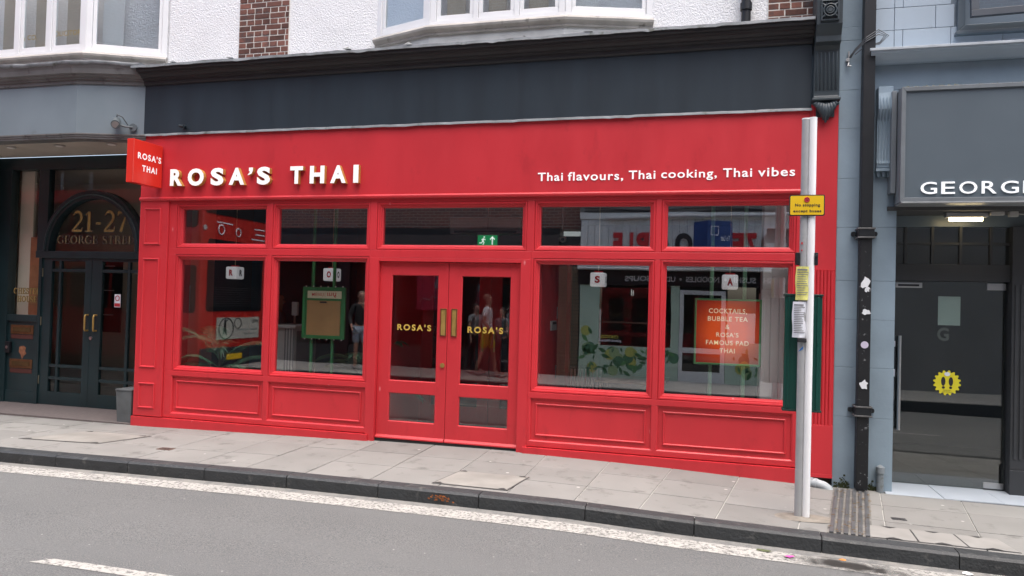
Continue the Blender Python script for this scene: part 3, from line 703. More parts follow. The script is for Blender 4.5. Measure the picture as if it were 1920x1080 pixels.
obj('bracket', MB().cyl((-7.155, -.05, 3.28), (0, 1, 0), .02, .04).cyl((-7.155, -.05, 3.5), (0, 1, 0), .02, .04), STEEL, ps)
text('lettering', "ROSA'S", (-7.105, -.485, 3.405), (0, 1, 0), .41, .085, .003, WLET, ps, .035, 1.3)
text('lettering', "THAI", (-7.105, -.405, 3.255), (0, 1, 0), .26, .080, .003, WLET, ps, .035, 1.3)

# ------------------------------------------------------------------ Chester House, left
lb = thing('office_building', (-9, 0, 0), 'grey bow-fronted building with dark green double doors under an arched fanlight', 'building')
ZS = 3.755
LP = [(-12.5, -.28), (-8.31, -.28), (-7.435, -.03)]
obj('bow_fascia', MB().sweep(LP, [(-.25, ZS+.05), (0, ZS+.05), (0, 4.53), (-.25, 4.53)]), GREYP, lb)
obj('lower_moulding', MB().sweep([(-12.5, -.28), (-8.31, -.28), (-7.40, -.02)], [(-.2, ZS-.012), (.010, ZS-.012), (.012, ZS+.012), (.022, ZS+.016), (.022, ZS+.034), (.034, ZS+.042), (.034, ZS+.058), (.004, ZS+.066), (-.2, ZS+.066)]), GREYC, lb)
obj('bow_cornice', MB().sweep([(-12.5, -.28), (-8.31, -.28), (-7.432, -.03)], [(-.1, 4.478), (.018, 4.48), (.022, 4.53), (.044, 4.535), (.05, 4.56), (.075, 4.57), (.085, 4.59), (.105, 4.60), (.115, 4.66), (.13, 4.70), (.132, 4.71), (-.1, 4.71)]), GREYC, lb)
def leadpath():
    mb = MB(); pts = []
    P = [Vector((-12.5, -.28)), Vector((-8.31, -.28)), Vector((-7.40, -.02))]
    for a, b in zip(P, P[1:]):
        n = int((b-a).length/.06)
        for i in range(n): pts.append(a.lerp(b, i/n))
    rows = []
    for p in pts:
        a = noise.noise((p.x*3, 1.7, p.y*3))*.022+noise.noise((p.x*11, 4, 0))*.01
        rows.append((p.x, p.y, a))
    return mb.sweep(rows, [(-.14, 4.70), (.135+.0, 4.70), (.15, 4.715), (.148, 4.745), (.10, 4.765), (-.14, 4.79)])
obj('lead_flashing', leadpath(), LEAD, lb, 0, True)
obj('soffit', MB().add([(-12.5, -.26, ZS-.004), (-8.31, -.26, ZS-.004), (-7.453, -.02, ZS-.004), (-7.453, .80, ZS-.004), (-12.5, .80, ZS-.004)], [(0, 1, 2, 3, 4)]), SOFFIT, lb)
for x, y in ((-9.85, .1), (-8.98, .1), (-8.1, .12), (-10.8, .1)):
    d = obj('downlight', MB().cyl((x, y, ZS-.018), (0, 0, 1), .075, .013, 20), mat('downlight_rim', (.35, .33, .30), .5), lb)
    obj('lamp_lens', MB().cyl((x, y, ZS-.024), (0, 0, 1), .05, .007, 16), mat('frosted_lens', (.75, .74, .70), .3), d)
bay(lb, -11.0, -9.98, -8.19, -7.26, -.30, 4.90, (1, 3, 1), True)
obj('upper_room', MB().box(-11, -7.3, .35, .42, 4.6, 6.5), DINT, lb)
bx('roughcast_wall', ROUGHC, lb, -14, -7.26, WY+.015, WY+.2, 4.55, 8.2, 0)
text('window_lettering', 'SOLICITORS', (-8.80, -.252, 5.16), (1, 0, 0), .52, .07, .001, GOLDT, lb, 0, 1.1)
text('window_lettering', '& CO.', (-9.32, -.252, 5.14), (1, 0, 0), .26, .07, .001, GOLDT, lb, 0, 1.1)
# entrance screen
EY = .85
bx('head_beam', GREEN, lb, -10.95, -7.47, EY-.03, EY+.1, 3.56, ZS-.006)
bx('side_post', GREEN, lb, -10.95, -10.64, EY-.04, EY+.1, -.1, 3.56)
bx('corner_post', NAVY, lb, -12.5, -10.955, EY-.35, EY+.1, -.1, ZS-.006)
bx('centre_post', GREEN, lb, -10.12, -9.93, EY-.02, EY+.09, 2.20, 3.56)
bx('transom', GREEN, lb, -10.12, -7.47, EY-.035, EY+.095, 2.19, 2.295)
bx('mid_rail', GREEN, lb, -10.64, -10.06, EY-.03, EY+.09, 1.20, 1.30)
bx('door_post', GREEN, lb, -10.06, -10.005, EY-.026, EY+.09, -.1, 2.19)
lp = bx('letterbox_panel', GREEN, lb, -10.64, -10.06, EY, EY+.06, -.1, 1.20, 0)
bx('panel_rail', GREEN, lp, -10.635, -10.065, EY-.018, EY-.001, -.09, .12)
for z in (1.00, .47):
    q = bx('letter_plate', BRONZE, lp, -10.575, -10.135, EY-.012, EY-.001, z, z+.14, .003)
    bx('letter_flap', mat('dull_bronze', (.12, .07, .03), .5, .2, 9, metal=.6), q, -10.525, -10.185, EY-.020, EY-.0125, z+.035, z+.105, .003)
    bx('name_strip', mat('brown_strip', (.08, .025, .02), .5), lp, -10.57, -10.14, EY-.006, EY-.001, z-.075, z-.01, .002)
q = bx('entry_keypad', BLACK, lp, -10.635, -10.545, EY-.055, EY-.001, .70, .88, .008)
obj('keypad_eye', MB().cyl((-10.59, EY-.0555, .79), (0, -1, 0), .022, .006, 14), STEEL, q)
obj('peeling_patch', MB().prism([(-10.40, .80), (-10.33, .82), (-10.27, .79), (-10.29, .74), (-10.26, .70), (-10.31, .66), (-10.34, .61), (-10.37, .68), (-10.41, .72)], 'y', EY-.002, EY-.001), mat('bare_patch', (.25, .10, .05), .8, .4, 20), lp)
pane = lambda nm, x0, x1, z0, z1, par, m=OFFICEG: obj(nm, MB().box(x0, x1, EY+.028, EY+.034, z0, z1), m, par)
pane('sidelight_pane', -10.64, -10.06, 1.30, 3.56, lb)
pane('fanlight_pane', -9.93, -7.47, 2.295, 3.56, lb)
arc_pts = [(-9.07+.925*math.cos(R(180-180*i/28)), 2.296+.925*math.sin(R(180-180*i/28))) for i in range(29)]
ai = [(-9.07+.80*math.cos(R(180-180*i/28)), 2.296+.80*math.sin(R(180-180*i/28))) for i in range(29)]
mb = MB()
for k in range(28):
    mb.hexa([(arc_pts[k][0], EY-.05, arc_pts[k][1]), (arc_pts[k+1][0], EY-.05, arc_pts[k+1][1]), (ai[k+1][0], EY-.05, ai[k+1][1]), (ai[k][0], EY-.05, ai[k][1])],
            [(arc_pts[k][0], EY+.08, arc_pts[k][1]), (arc_pts[k+1][0], EY+.08, arc_pts[k+1][1]), (ai[k+1][0], EY+.08, ai[k+1][1]), (ai[k][0], EY+.08, ai[k][1])])
obj('fanlight_arch', mb, GREEN, lb)
mb = MB(); rr2 = [(-9.07+.86*math.cos(R(180-180*i/28)), EY-.055, 2.30+.86*math.sin(R(180-180*i/28))) for i in range(29)]
obj('arch_bead', mb.tube(rr2, .02, 8), GREEN, lb, 0, True)
for nm, s_, x0, W_, z0, h in (('number', '21-27', -9.51, 1.03, 2.60, .31), ('street_name', 'GEORGE STREET', -9.775, 1.53, 2.415, .125)):
    serif(nm+'_outline', s_, (x0, EY+.026, z0), (1, 0, 0), W_, h, INK, lb, .001, .028 if h > .2 else .03)
    serif(nm, s_, (x0, EY+.0235, z0), (1, 0, 0), W_, h, GOLDD if h > .2 else mat('dull_gold', (.28, .21, .09), .5), lb, .001, -.004 if h > .2 else -.022)
serif('house_name_outline', 'CHESTER', (-10.585, EY+.0265, 1.625), (1, 0, 0), .52, .09, INK, lb, .0005, .05); serif('house_name_outline', 'HOUSE', (-10.51, EY+.0265, 1.50), (1, 0, 0), .38, .09, INK, lb, .0005, .05)
serif('house_name', 'CHESTER', (-10.585, EY+.0235, 1.625), (1, 0, 0), .52, .09, GOLDD, lb, .001, .01)
serif('house_name', 'HOUSE', (-10.51, EY+.0235, 1.50), (1, 0, 0), .38, .09, GOLDD, lb, .001, .01)
def gdoor(x0, x1, hx, lock):
    st = .175; g0, g1 = x0+st, x1-.125
    if hx > (x0+x1)/2: pass
    else: g0, g1 = x0+.19, x1-.06
    d = bx('door', GREEN, lb, x0, g0, EY, EY+.05, -.06, 2.188, .003)
    bx('door_stile', GREEN, d, g1, x1, EY, EY+.05, -.06, 2.188, .003)
    bx('door_rail', GREEN, d, g0, g1, EY+.001, EY+.049, 2.145, 2.188, 0); bx('kick_panel', GREEN, d, g0, g1, EY+.001, EY+.049, -.06, .14, 0)
    for z in (1.98, .515, .325): bx('glazing_bar', GREEN, d, g0, g1, EY+.006, EY+.046, z, z+.045, .002)
    vx = g0+.13 if hx > (x0+x1)/2 else g1-.22
    bx('glazing_bar', GREEN, d, vx, vx+.045, EY+.003, EY+.047, .14, 2.145, .002)
    obj('pane', MB().box(g0, g1, EY+.028, EY+.034, .14, 2.145), OFFICEG, d)
    obj('pull_handle', MB().tube([(hx, EY, 1.335), (hx, EY-.05, 1.335), (hx, EY-.06, 1.31), (hx, EY-.06, 1.12), (hx, EY-.05, 1.10), (hx, EY, 1.10)], .014, 10), BRASS, d, 0, True)
    for z in (1.9, 1.15, .25): bx('hinge', mat('dull_hinge', (.3, .27, .2), .5, metal=.7), d, (x0-.006) if hx > (x0+x1)/2 else x1-.01, (x0+.012) if hx > (x0+x1)/2 else x1+.01, EY-.012, EY+.004, z, z+.13, .002)
    if lock: obj('lock_cylinder', MB().cyl((lock, EY, .985), (0, -1, 0), .026, .014, 16), STEEL, d)
    return d
gdoor(-10.004, -9.077, -9.115, -9.065+.02)
d2 = gdoor(-9.073, -8.146, -8.955, None)
sg = bx('no_smoking_label', PAPERW, d2, -8.665, -8.555, EY+.0245, EY+.0275, 1.465, 1.66, 0)
obj('label_ring', MB().tube([(-8.61+.036*math.cos(a*.35), EY+.022, 1.60+.036*math.sin(a*.35)) for a in range(19)]+[(-8.585, EY+.022, 1.575)], .006, 6), REDINK, sg)
bx('label_band', REDINK, sg, -8.66, -8.56, EY+.0225, EY+.0243, 1.475, 1.525, 0)
bx('jamb_post', GREEN, lb, -8.14, -7.47, EY-.02, EY+.09, -.1, 2.19)
fl = bx('entrance_floor', GRANF, lb, -12.5, -7.46, -.02, EY+.1, -.2, -.062, 0)
# lobby of the office: pale walls, directory board, framed portrait-coloured poster, person-height floor
bx('lobby_wall', CREAM, lb, -12.4, -7.5, 3.0, 3.1, -.06, 3.9, 0); bx('lobby_wall', CREAM, lb, -12.5, -12.4, EY+.12, 3.1, -.06, 3.9, 0); bx('lobby_wall', CREAM, lb, -7.5, -7.4, EY+.12, 3.1, -.06, 3.9, 0)
bx('lobby_floor', mat('lobby_floor', (.12, .10, .09), .4), lb, -12.4, -7.5, EY+.1, 3.0, -.12, -.06, 0); bx('lobby_ceiling', CREAM, lb, -12.4, -7.5, EY+.1, 3.1, 3.7, 3.75, 0)
db = bx('directory_board', BOARD, lb, -11.1, -10.5, 2.96, 2.995, .95, 2.35, .004)
for i, z in enumerate((1.2, 1.65, 2.1)):
    text('floor_number', str(i+1), (-11.05, 2.96, z), (1, 0, 0), None, .09, .001, PAPERW, db); bx('name_line', PAPERW, db, -10.9, -10.65, 2.957, 2.9595, z+.06, z+.075, 0)
bx('partition', CREAM, lb, -10.66, -10.40, EY+.15, EY+.19, 1.25, 3.6, 0)
bx('wall_poster', mat('brown_poster', (.32, .14, .07), .5, .4, 3), lb, -10.42, -10.12, EY+.14, EY+.148, 1.28, 2.52, .002)
bx('orange_reflection_panel', mat('orange_reflection_panel', (.55, .14, .03), .6), lb, -9.9, -8.9, 2.9, 2.96, 1.0, 1.35, 0)  # added panel, its orange stands in for a reflection on the door glass

pl_ = thing('planter', (-7.66, .15, -.07), 'small grey stone planter box beside the red pilaster', 'planter')
PLM = mat('grey_planter', (.10, .11, .115), .8, .2, 6, bmp=.3)
obj('planter_body', MB().hexa([(-7.75, .03, -.075), (-7.53, .03, -.075), (-7.53, .26, -.075), (-7.75, .26, -.075)], [(-7.77, .01, .36), (-7.51, .01, .36), (-7.51, .28, .36), (-7.77, .28, .36)]), PLM, pl_, .006)
obj('planter_rim', MB().frame(-7.775, -7.505, .355, .355, .0, 0, 0) if False else MB().box(-7.776, -7.506, .004, .286, .3605, .385), PLM, pl_, .005)
fl_ = thing('floodlight', (-7.6, -.12, 3.9), 'grey cylindrical spotlight with wire guard mounted on the grey bow fascia', 'spotlight')
FM = mat('spot_grey', (.10, .12, .13), .45, .1)
obj('back_plate', MB().cyl((-7.555, -.085, 3.905), (.28, -1, 0), .052, .02, 20), FM, fl_, 0, True)
obj('arm', MB().tube([(-7.555, -.1, 3.905), (-7.60, -.17, 3.90), (-7.68, -.19, 3.92)], .012, 8), FM, fl_, 0, True)
obj('lamp_head', MB().tube([(-7.765, -.15, 4.0), (-7.755, -.17, 3.99), (-7.70, -.24, 3.92), (-7.695, -.25, 3.915)], [.03, .05, .055, .058], 18), FM, fl_, 0, True)
obj('lens', MB().cyl((-7.694, -.252, 3.914), (.5, -.65, -.5), .046, .004, 16), mat('spot_lens', (.35, .35, .33), .15), fl_)
obj('cable', MB().tube([(-7.76, -.16, 4.02), (-7.72, -.2, 4.06), (-7.66, -.17, 4.03), (-7.61, -.12, 3.93)], .007, 6), INK, fl_, 0, True)

# ------------------------------------------------------------------ grey building, right
gb = thing('corner_building', (3, 0, -.1), 'blue-grey painted building with slate shop sign and frameless glass door', 'building')
def stones(nm, m, x0, x1, y0, y1, zs, parent, gap=.002):
    for z0, z1 in zip(zs, zs[1:]): bx(nm, m, parent, x0, x1, y0, y1, z0+gap/2, z1-gap/2, .003)
bx('pilaster_core', mat('joint_dark_grey', (.07, .09, .10), .8), gb, 1.228, 1.785, .01, .6, -.2, 4.2, 0)  # dark grey core that shows in the joints between the blocks
stones('stone_block', BLUEP, 1.226, 1.79, -.012, .30, [-.16, .62, 1.13, 1.62, 2.02, 2.57, 3.08, 3.60, 4.0], gb)
stones('stone_block', BLUEP, 1.226, 1.565, -.012, .30, [4.0, 4.52, 4.66], gb)
bx('side_return', BLUEP, gb, 1.74, 1.795, .30, .50, -.2, 2.9)
# upper wall in pale blocks
bx('wall_core', mat('joint_pale', (.17, .21, .25), .8), gb, 1.228, 9, .012, .3, 4.2, 8.2, 0)
zz = [4.37, 4.60, 4.83, 5.06, 5.3, 5.54]
for r_, (z0, z1) in enumerate(zip(zz, zz[1:])):
    x = 1.56
    for L in ([.18, .38, .30, .52, .52] if r_ % 2 else [.18, .08, .44, .46, .6, .5]):
        if not (x+L > 2.30 and z1 > 4.56 and x < 3.9) or z1 < 4.61:
            bx('wall_block', BLUEL, gb, x+.002, min(x+L, 2.29 if z1 > 4.61 else 9)-.002, -.004, .1, z0+.002, z1-.002, .004)
        elif x < 2.25: bx('wall_block', BLUEL, gb, x+.002, 2.29, -.004, .1, z0+.002, z1-.002, .004)
        x += L
bx('stone_block', BLUEP, gb, 1.226, 1.558, -.006, .1, 4.66, 5.6, .005)
# cornice and frieze
obj('cornice', MB().sweep([(1.50, -.02), (6, -.02)], [(0, 4.235), (.05, 4.24), (.09, 4.265), (.13, 4.30), (.175, 4.318), (.18, 4.352), (.02, 4.375), (0, 4.375)]), BLUEL, gb)
bx('cornice_lip', mat('pale_lip', (.42, .46, .49), .6, .2, 5), gb, 1.48, 6, -.212, -.19, 4.335, 4.362, .003)
bx('frieze', BLUEP, gb, 1.56, 6, -.014, .2, 3.985, 4.235, .003)
# small console
cs = obj('console', MB().prism([(.05, 3.995), (-.11, 3.995), (-.115, 3.93), (-.13, 3.87), (-.14, 3.76), (-.10, 3.70), (-.075, 3.66), (-.07, 3.25), (-.085, 3.22), (-.08, 3.17), (.05, 3.17)], 'x', 1.582, 1.722), BLUEP, gb, .006)
mb = MB()
for i in range(4):
    x = 1.605+.031*i; mb.tube([(x, -.098, 3.93), (x, -.13, 3.86), (x, -.142, 3.78), (x, -.10, 3.70), (x, -.074, 3.64), (x, -.070, 3.26), (x, -.086, 3.21)], .011, 8)
obj('reed', mb, BLUEP, cs, 0, True)
mb = MB(); mb.box(1.575, 1.73, -.09, .02, 3.135, 3.165)
for i in range(3): mb.prism([(1.585+.048*i, 3.135), (1.622+.048*i, 3.135), (1.615+.048*i, 3.085), (1.592+.048*i, 3.085)], 'y', -.06, 0)
obj('console_foot', mb, BLUEP, cs, .003)
# sign box
sb = obj('sign_panel', MB().box(1.79, 6, -.30, -.05, 2.83, 3.88), SLATE, gb)
obj('sign_frame', MB().frame(1.752, 6.05, 2.79, 3.92, .04, -.318, -.06), SLATEF, sb, .003)
bx('sign_side', SLATEF, sb, 1.70, 1.745, -.16, -.02, 2.90, 3.93, .003)
bx('sign_drip', mat('pale_trim', (.35, .37, .38), .4, metal=.5), sb, 1.76, 6.05, -.325, -.05, 2.775, 2.789, .002)
mb = MB(); x = 1.78; random.seed(3)
while x < 3.4:
    s_ = random.uniform(.012, .03)
    mb.add([(x-s_, -.29, 3.921), (x+s_, -.30, 3.921), (x+s_*.6, -.2, 3.921), (x, -.25, 3.921+random.uniform(.008, .03))], [(0, 1, 3), (1, 2, 3), (2, 0, 3)]); x += random.uniform(.008, .03)
obj('moss', mb, mat('moss', (.05, .055, .035), .9, .4, 30), sb)
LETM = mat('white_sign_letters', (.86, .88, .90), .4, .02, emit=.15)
xx = 1.935
for ch, wd_ in (('G', .143), ('E', .118), ('O', .152), ('R', .125), ('G', .146), ('E', .118)):
    text('letter', ch, (xx, -.30, 2.865), (1, 0, 0), wd_, .118, .012, LETM, sb, .004); xx += wd_+.038
# doorway
bx('sign_underside', mat('dark_soffit', (.05, .05, .05), .8), gb, 1.70, 6, -.05, .5, 2.74, 2.78, 0)
bx('transom_beam', SLATE, gb, 1.795, 6, .40, .55, 2.62, 2.74, .003); 
DG = mat('dark_grey_frame', (.035, .038, .042), .5, .15, 3)
bx('transom_rail', DG, gb, 1.795, 6, .385, .55, 2.05, 2.225, .004)
for i, x in enumerate((1.958, 2.216, 2.482, 2.764)):
    bx('glazing_bar', DG, gb, x, x+.028, .40, .44, 2.225, 2.62, .003)
mb = MB(); mb.box(1.795, 3.02, .405, .438, 2.43, 2.455); obj('glazing_bar', mb, DG, gb, .003)
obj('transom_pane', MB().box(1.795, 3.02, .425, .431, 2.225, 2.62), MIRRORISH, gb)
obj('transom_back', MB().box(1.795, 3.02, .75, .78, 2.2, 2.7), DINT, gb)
bx('door_post', DG, gb, 2.948, 3.20, .33, .55, -.13, 2.62, .004)
for i in range(4): bx('post_reed', DG, gb, 2.975+.05*i, 3.0+.05*i, .318, .331, .25, 2.02, .003)
bx('post_base', DG, gb, 2.94, 3.3, .31, .33, -.13, .14, .004)
bx('shopfront_right', SLATE, gb, 3.2, 6, .3, .5, -.2, 2.62, 0)
gd = obj('glass_door', MB().box(1.87, 2.935, .455, .465, -.095, 2.045), glass('glass_door', .12, (.88, .92, .9)), gb)
bx('patch_fitting', STEEL, gd, 1.895, 2.15, .448, .472, 1.975, 2.03, .003); bx('patch_slot', INK, gd, 1.915, 2.12, .444, .4475, 1.99, 2.012, 0)
bx('patch_fitting', STEEL, gd, 2.76, 2.935, .448, .472, 1.965, 2.035, .003); bx('patch_fitting', STEEL, gd, 2.75, 2.935, .448, .472, -.09, -.03, .003)
obj('pull_bar', MB().cyl((1.93, .40, .46), (0, 0, 1), .018, 1.0, 14).cyl((1.93, .40, .56), (0, 1, 0), .009, .055).cyl((1.93, .40, 1.36), (0, 1, 0), .009, .055), STEEL, gd, 0, True)
bx('push_notice', PAPERW, gd, 1.872, 1.90, .451, .4545, 1.02, 1.40, 0)
bx('pull_label', INK, gd, 1.873, 1.900, .4485, .4505, 1.1, 1.34, 0)
gear = []
for i in range(64):
    a = 2*math.pi*i/64; r_ = .122+.010*(1 if (i//2) % 2 else -1); gear.append((2.40+r_*math.cos(a), .98+r_*math.sin(a)))
st = obj('floor_marker_sticker', MB().prism(gear, 'y', .450, .453), YSTICK, gd)
for s_ in (-1, 1):
    foot = [(2.40+s_*(.036+.021*math.cos(a)), .995+.048*math.sin(a)) for a in [k*.524 for k in range(12)]]
    obj('footprint', MB().prism(foot, 'y', .447, .4495), INK, st)
    obj('heel_print', MB().prism([(2.40+s_*(.034+.015*math.cos(a*.785)), .930+.014*math.sin(a*.785)) for a in range(8)], 'y', .447, .4495), INK, st)
obj('sticker_badge', MB().prism([(2.40+.027*math.cos(a*.524), 1.072+.022*math.sin(a*.524)) for a in range(12)], 'y', .447, .4495), PAPERW, st)
text('sticker_words', 'PLEASE KEEP\nYOUR DISTANCE', (2.355, .4497, .878), (1, 0, 0), .09, .028, .0015, INK, st)
text('glass_logo', 'G', (2.30, .453, 1.42), (1, 0, 0), .11, .14, .001, mat('frosted_film', (.07, .085, .08), .6), gd, .03)
bx('white_notice', mat('pale_green_paper', (.45, .52, .50), .6), gd, 2.31, 2.52, .47, .474, 1.585, 1.89, 0)
bl = thing('bulkhead_light', (2.47, .2, 2.70), 'lit bulkhead lamp under the slate shop sign', 'lamp')
bx('lamp_housing', mat('lamp_grey', (.3, .3, .3), .5), bl, 2.28, 2.66, .12, .22, 2.69, 2.738, .006)
obj('tube', MB().cyl((2.32, .17, 2.675), (1, 0, 0), .022, .30, 12), TUBE, bl, 0, True)
jb = thing('junction_boxes', (2.85, .12, 2.70), 'two small grey junction boxes with a cable beside the lit lamp', 'electrical box')
bx('box', mat('box_grey', (.35, .34, .32), .6), jb, 2.66, 2.78, .05, .1, 2.70, 2.738, .004); bx('box', MATS['box_grey'], jb, 2.82, 2.90, .05, .1, 2.685, 2.738, .004)
obj('cable', MB().tube([(2.90, .08, 2.715), (3.0, .08, 2.705), (3.2, .08, 2.70)], .006, 6), MATS['box_grey'], jb)
for i in range(8):
    a = 1.70+.52*i+.02; bx('floor_tile', TILEF, gb, a, a+.514, -.12, .47, -.2, -.108+.002*(i % 2), .002)
bx('tile_bed', mat('tile_joint', (.12, .13, .14), .9), gb, 1.70, 6, -.125, .6, -.25, -.116, 0)
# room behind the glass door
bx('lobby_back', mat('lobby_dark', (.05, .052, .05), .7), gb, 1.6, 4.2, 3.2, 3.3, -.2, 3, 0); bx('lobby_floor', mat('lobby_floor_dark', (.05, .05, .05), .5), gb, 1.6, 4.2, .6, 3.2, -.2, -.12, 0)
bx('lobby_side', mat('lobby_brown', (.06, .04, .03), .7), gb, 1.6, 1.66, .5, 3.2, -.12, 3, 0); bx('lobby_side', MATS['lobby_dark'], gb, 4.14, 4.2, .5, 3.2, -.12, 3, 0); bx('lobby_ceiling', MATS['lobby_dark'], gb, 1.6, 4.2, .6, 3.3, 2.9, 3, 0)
# tilted-open upper window
wf = obj('window_frame', MB().frame(2.31, 3.8, 4.53, 6.2, .065, -.05, .06), SLATE, gb, .004)
tl = 1.5; ang = R(9)
mb = MB()
def til(x, dz, dy): return (x, -.05-(tl-dz)*math.sin(ang)*.55+dy, 4.60+dz*math.cos(ang)+.02+.026*(x-2.4))
for (xa, xb, za, zb) in ((2.385, 3.74, 0, .07), (2.385, 2.455, .07, 1.4), (3.67, 3.74, .07, 1.4)):
    mb.hexa([til(xa, za, -.02), til(xb, za, -.02), til(xb, za, .03), til(xa, za, .03)], [til(xa, zb, -.02), til(xb, zb, -.02), til(xb, zb, .03), til(xa, zb, .03)])
sash = obj('opening_sash', mb, mat('dark_blue_frame', (.04, .05, .065), .45), wf, .003)
obj('pane', MB().face([til(2.455, .07, 0), til(3.67, .07, 0), til(3.67, 1.4, 0), til(2.455, 1.4, 0)]) or MB().add([til(2.455, .07, 0), til(3.67, .07, 0), til(3.67, 1.4, 0), til(2.455, 1.4, 0)], [(0, 1, 2, 3)]), GLASSU, sash)
for i in range(7): bx('blind_slat', mat('cream_slat', (.5, .45, .33), .6), wf, 2.40, 3.7, .09, .12, 4.66+.07*i, 4.68+.07*i, 0)
bx('room_back', DINT, wf, 2.3, 3.8, .3, .33, 4.5, 6.2, 0)
obj('sill', MB().box(2.29, 3.85, -.075, .02, 4.495, 4.528), SLATE, wf, .004)

# black downpipe
dp = thing('downpipe', (1.487, -.1, -.1), 'square black downpipe with peeling paint between the red and blue-grey shopfronts', 'drainpipe')
bx('pipe_upper', BLACK, dp, 1.43, 1.542, -.152, -.035, 2.45, 8, .006)
bx('pipe_lower', BLACKPEEL, dp, 1.43, 1.542, -.152, -.035, -.09, 2.45, .006)
for z in (2.50, .70):
    c = bx('clamp', BLACK, dp, 1.41, 1.56, -.17, -.014, z-.055, z+.055, .006)
    for s_ in (-1, 1):
        obj('ear', MB().cyl((1.485+s_*.10, -.055, z), (0, 1, 0), 0.024, .04, 12).box(1.485+s_*.09-.03, 1.485+s_*.09+.03, -.05, -.014, z-.02, z+.02), BLACK, c)
    for dz in (-.045, .045): bx('rim', mat('worn_rim', (.10, .10, .10), .5, .3, 20), c, 1.402, 1.568, -.176, -.015, z+dz-.008, z+dz+.008, .003)
WP = mat('torn_white_paper', (.70, .72, .74), .7, .1, 9)
random.seed(11)
def blot(cx, cz, rx, rz, n=14): return [(cx+rx*random.uniform(.55, 1.15)*math.cos(2*math.pi*i/n), cz+rz*random.uniform(.55, 1.15)*math.sin(2*math.pi*i/n)) for i in range(n)]
for cx_, cz_, rx_, rz_ in ((1.487, 1.99, .045, .07), (1.495, 1.70, .045, .03), (1.485, .97, .045, .055), (1.50, 1.93, .03, .03)):
    obj('torn_sticker', MB().prism(blot(cx_, cz_, rx_, rz_), 'y', -.158, -.1555), WP, dp)
obj('round_sticker', MB().cyl((1.487, -.1555, 1.37), (0, -1, 0), .036, .002, 18), mat('lilac_sticker', (.55, .50, .62), .5), dp)
mb = MB(); 
for k in range(3): mb.tube([(1.33-.01*k, -.03, 4.33), (1.36, -.08, 4.38+.01*k), (1.45, -.16, 4.45+.02*k), (1.56, -.17, 4.51+.025*k), (1.62+.02*k, -.15, 4.50), (1.58, -.14, 4.44-.01*k), (1.45, -.13, 4.41), (1.36, -.07, 4.35)], .005, 6)
tag(obj('loose_cable', mb, mat('grey_cable', (.12, .13, .14), .5)), 'loop of thin loose cable hanging over the black downpipe', 'cable')
mb = MB(); mb.cyl((1.30, -.012, 4.31), (0, -1, 0), .018, .03).tube([(1.31, -.03, 4.40), (1.31, -.03, 4.28), (1.30, -.05, 4.24), (1.33, -.05, 4.24)], .008, 6)
tag(obj('wall_hook', mb, ALU), 'small steel hook fixed to the blue-grey pilaster', 'hook')
sp = thing('vent_stub', (1.672, -.06, -.13), 'short grey capped pipe stub rising beside the glass doorway', 'pipe')
obj('stub', MB().cyl((1.672, -.055, -.14), (0, 0, 1), .034, .24, 14), mat('grey_pvc', (.20, .23, .25), .5, .2, 9, dirt=((.08, .09, .07), 8, .55)), sp, 0, True)
obj('cap', MB().cyl((1.672, -.055, .08), (0, 0, 1), .042, .06, 14).cyl((1.672, -.055, .14), (0, 0, 1), .036, .02, 14, .012), MATS['grey_pvc'], sp, 0, True)
eb = thing('drain_elbow', (1.1, -.1, -.12), 'pale grey plastic drain elbow poking out below the red pilaster', 'pipe')
PV = mat('pale_pvc', (.42, .46, .48), .45, .12, 9)
obj('bend', MB().tube([(.97, -.03, -.07), (1.02, -.07, -.07), (1.08, -.095, -.072), (1.14, -.115, -.085), (1.175, -.125, -.108), (1.19, -.13, -.14)], .045, 16), PV, eb, 0, True)
obj('collar', MB().tube([(1.01, -.062, -.07), (1.035, -.077, -.07)], .053, 16).tube([(1.05, -.083, -.071), (1.075, -.094, -.072)], .052, 16), PV, eb, 0, True)
mb = MB(); random.seed(5)
for i in range(340):
    x = random.choice([random.gauss(1.31, .05), random.gauss(1.60, .035), random.uniform(1.24, 1.78)]); h = abs(random.gauss(0, .045)) if abs(x-1.6) < .08 or abs(x-1.31) < .08 else .01
    z = -.13+h; s_ = random.uniform(.004, .011); y = -.016-random.uniform(.0, .02)*(1-min(1, h/.08))
    mb.face([(x-s_, y, z-s_), (x+s_, y-.004, z-s_*.8), (x+s_*.7, y-.006, z+s_), (x-s_*.9, y-.002, z+s_*.8)])
tag(obj('moss_patch', mb, mat('wall_moss', (.045, .055, .02), .9, .4, 30)), 'moss growing along the foot of the blue-grey pilaster', 'moss', kind='stuff')

# ------------------------------------------------------------------ bus stop pole with its panels
PY = -1.31
pole = thing('bus_stop_pole', (.79, PY, -.13), 'twin grey and white bus stop pole standing on the pavement', 'pole')
obj('grey_post', MB().cyl((.765, PY, -.14), (0, 0, 1), .033, 3.53, 20), ALU, pole, 0, True)
obj('white_post', MB().cyl((.826, PY-.003, -.14), (0, 0, 1), .033, 3.535, 20), WPOLE, pole, 0, True)
obj('post_cap', MB().cyl((.765, PY, 3.39), (0, 0, 1), .034, .012, 20), WPOLE, pole); obj('post_cap', MB().cyl((.826, PY-.003, 3.395), (0, 0, 1), .034, .012, 20), WPOLE, pole)
for z in (2.15,):
    obj('clamp', MB().box(.70, .735, PY-.03, PY+.05, z-.05, z+.06).box(.855, .885, PY-.03, PY+.05, z-.05, z+.06).cyl((.87, PY-.03, z+.03), (0, -1, 0), .012, .01).box(.70, .885, PY+.034, PY+.05, z-.05, z+.05), BLACK, pole, .004)
ys_ = thing('no_stopping_sign', (.784, PY-.05, 2.53), 'yellow no stopping except buses plate fixed to the pole', 'sign')
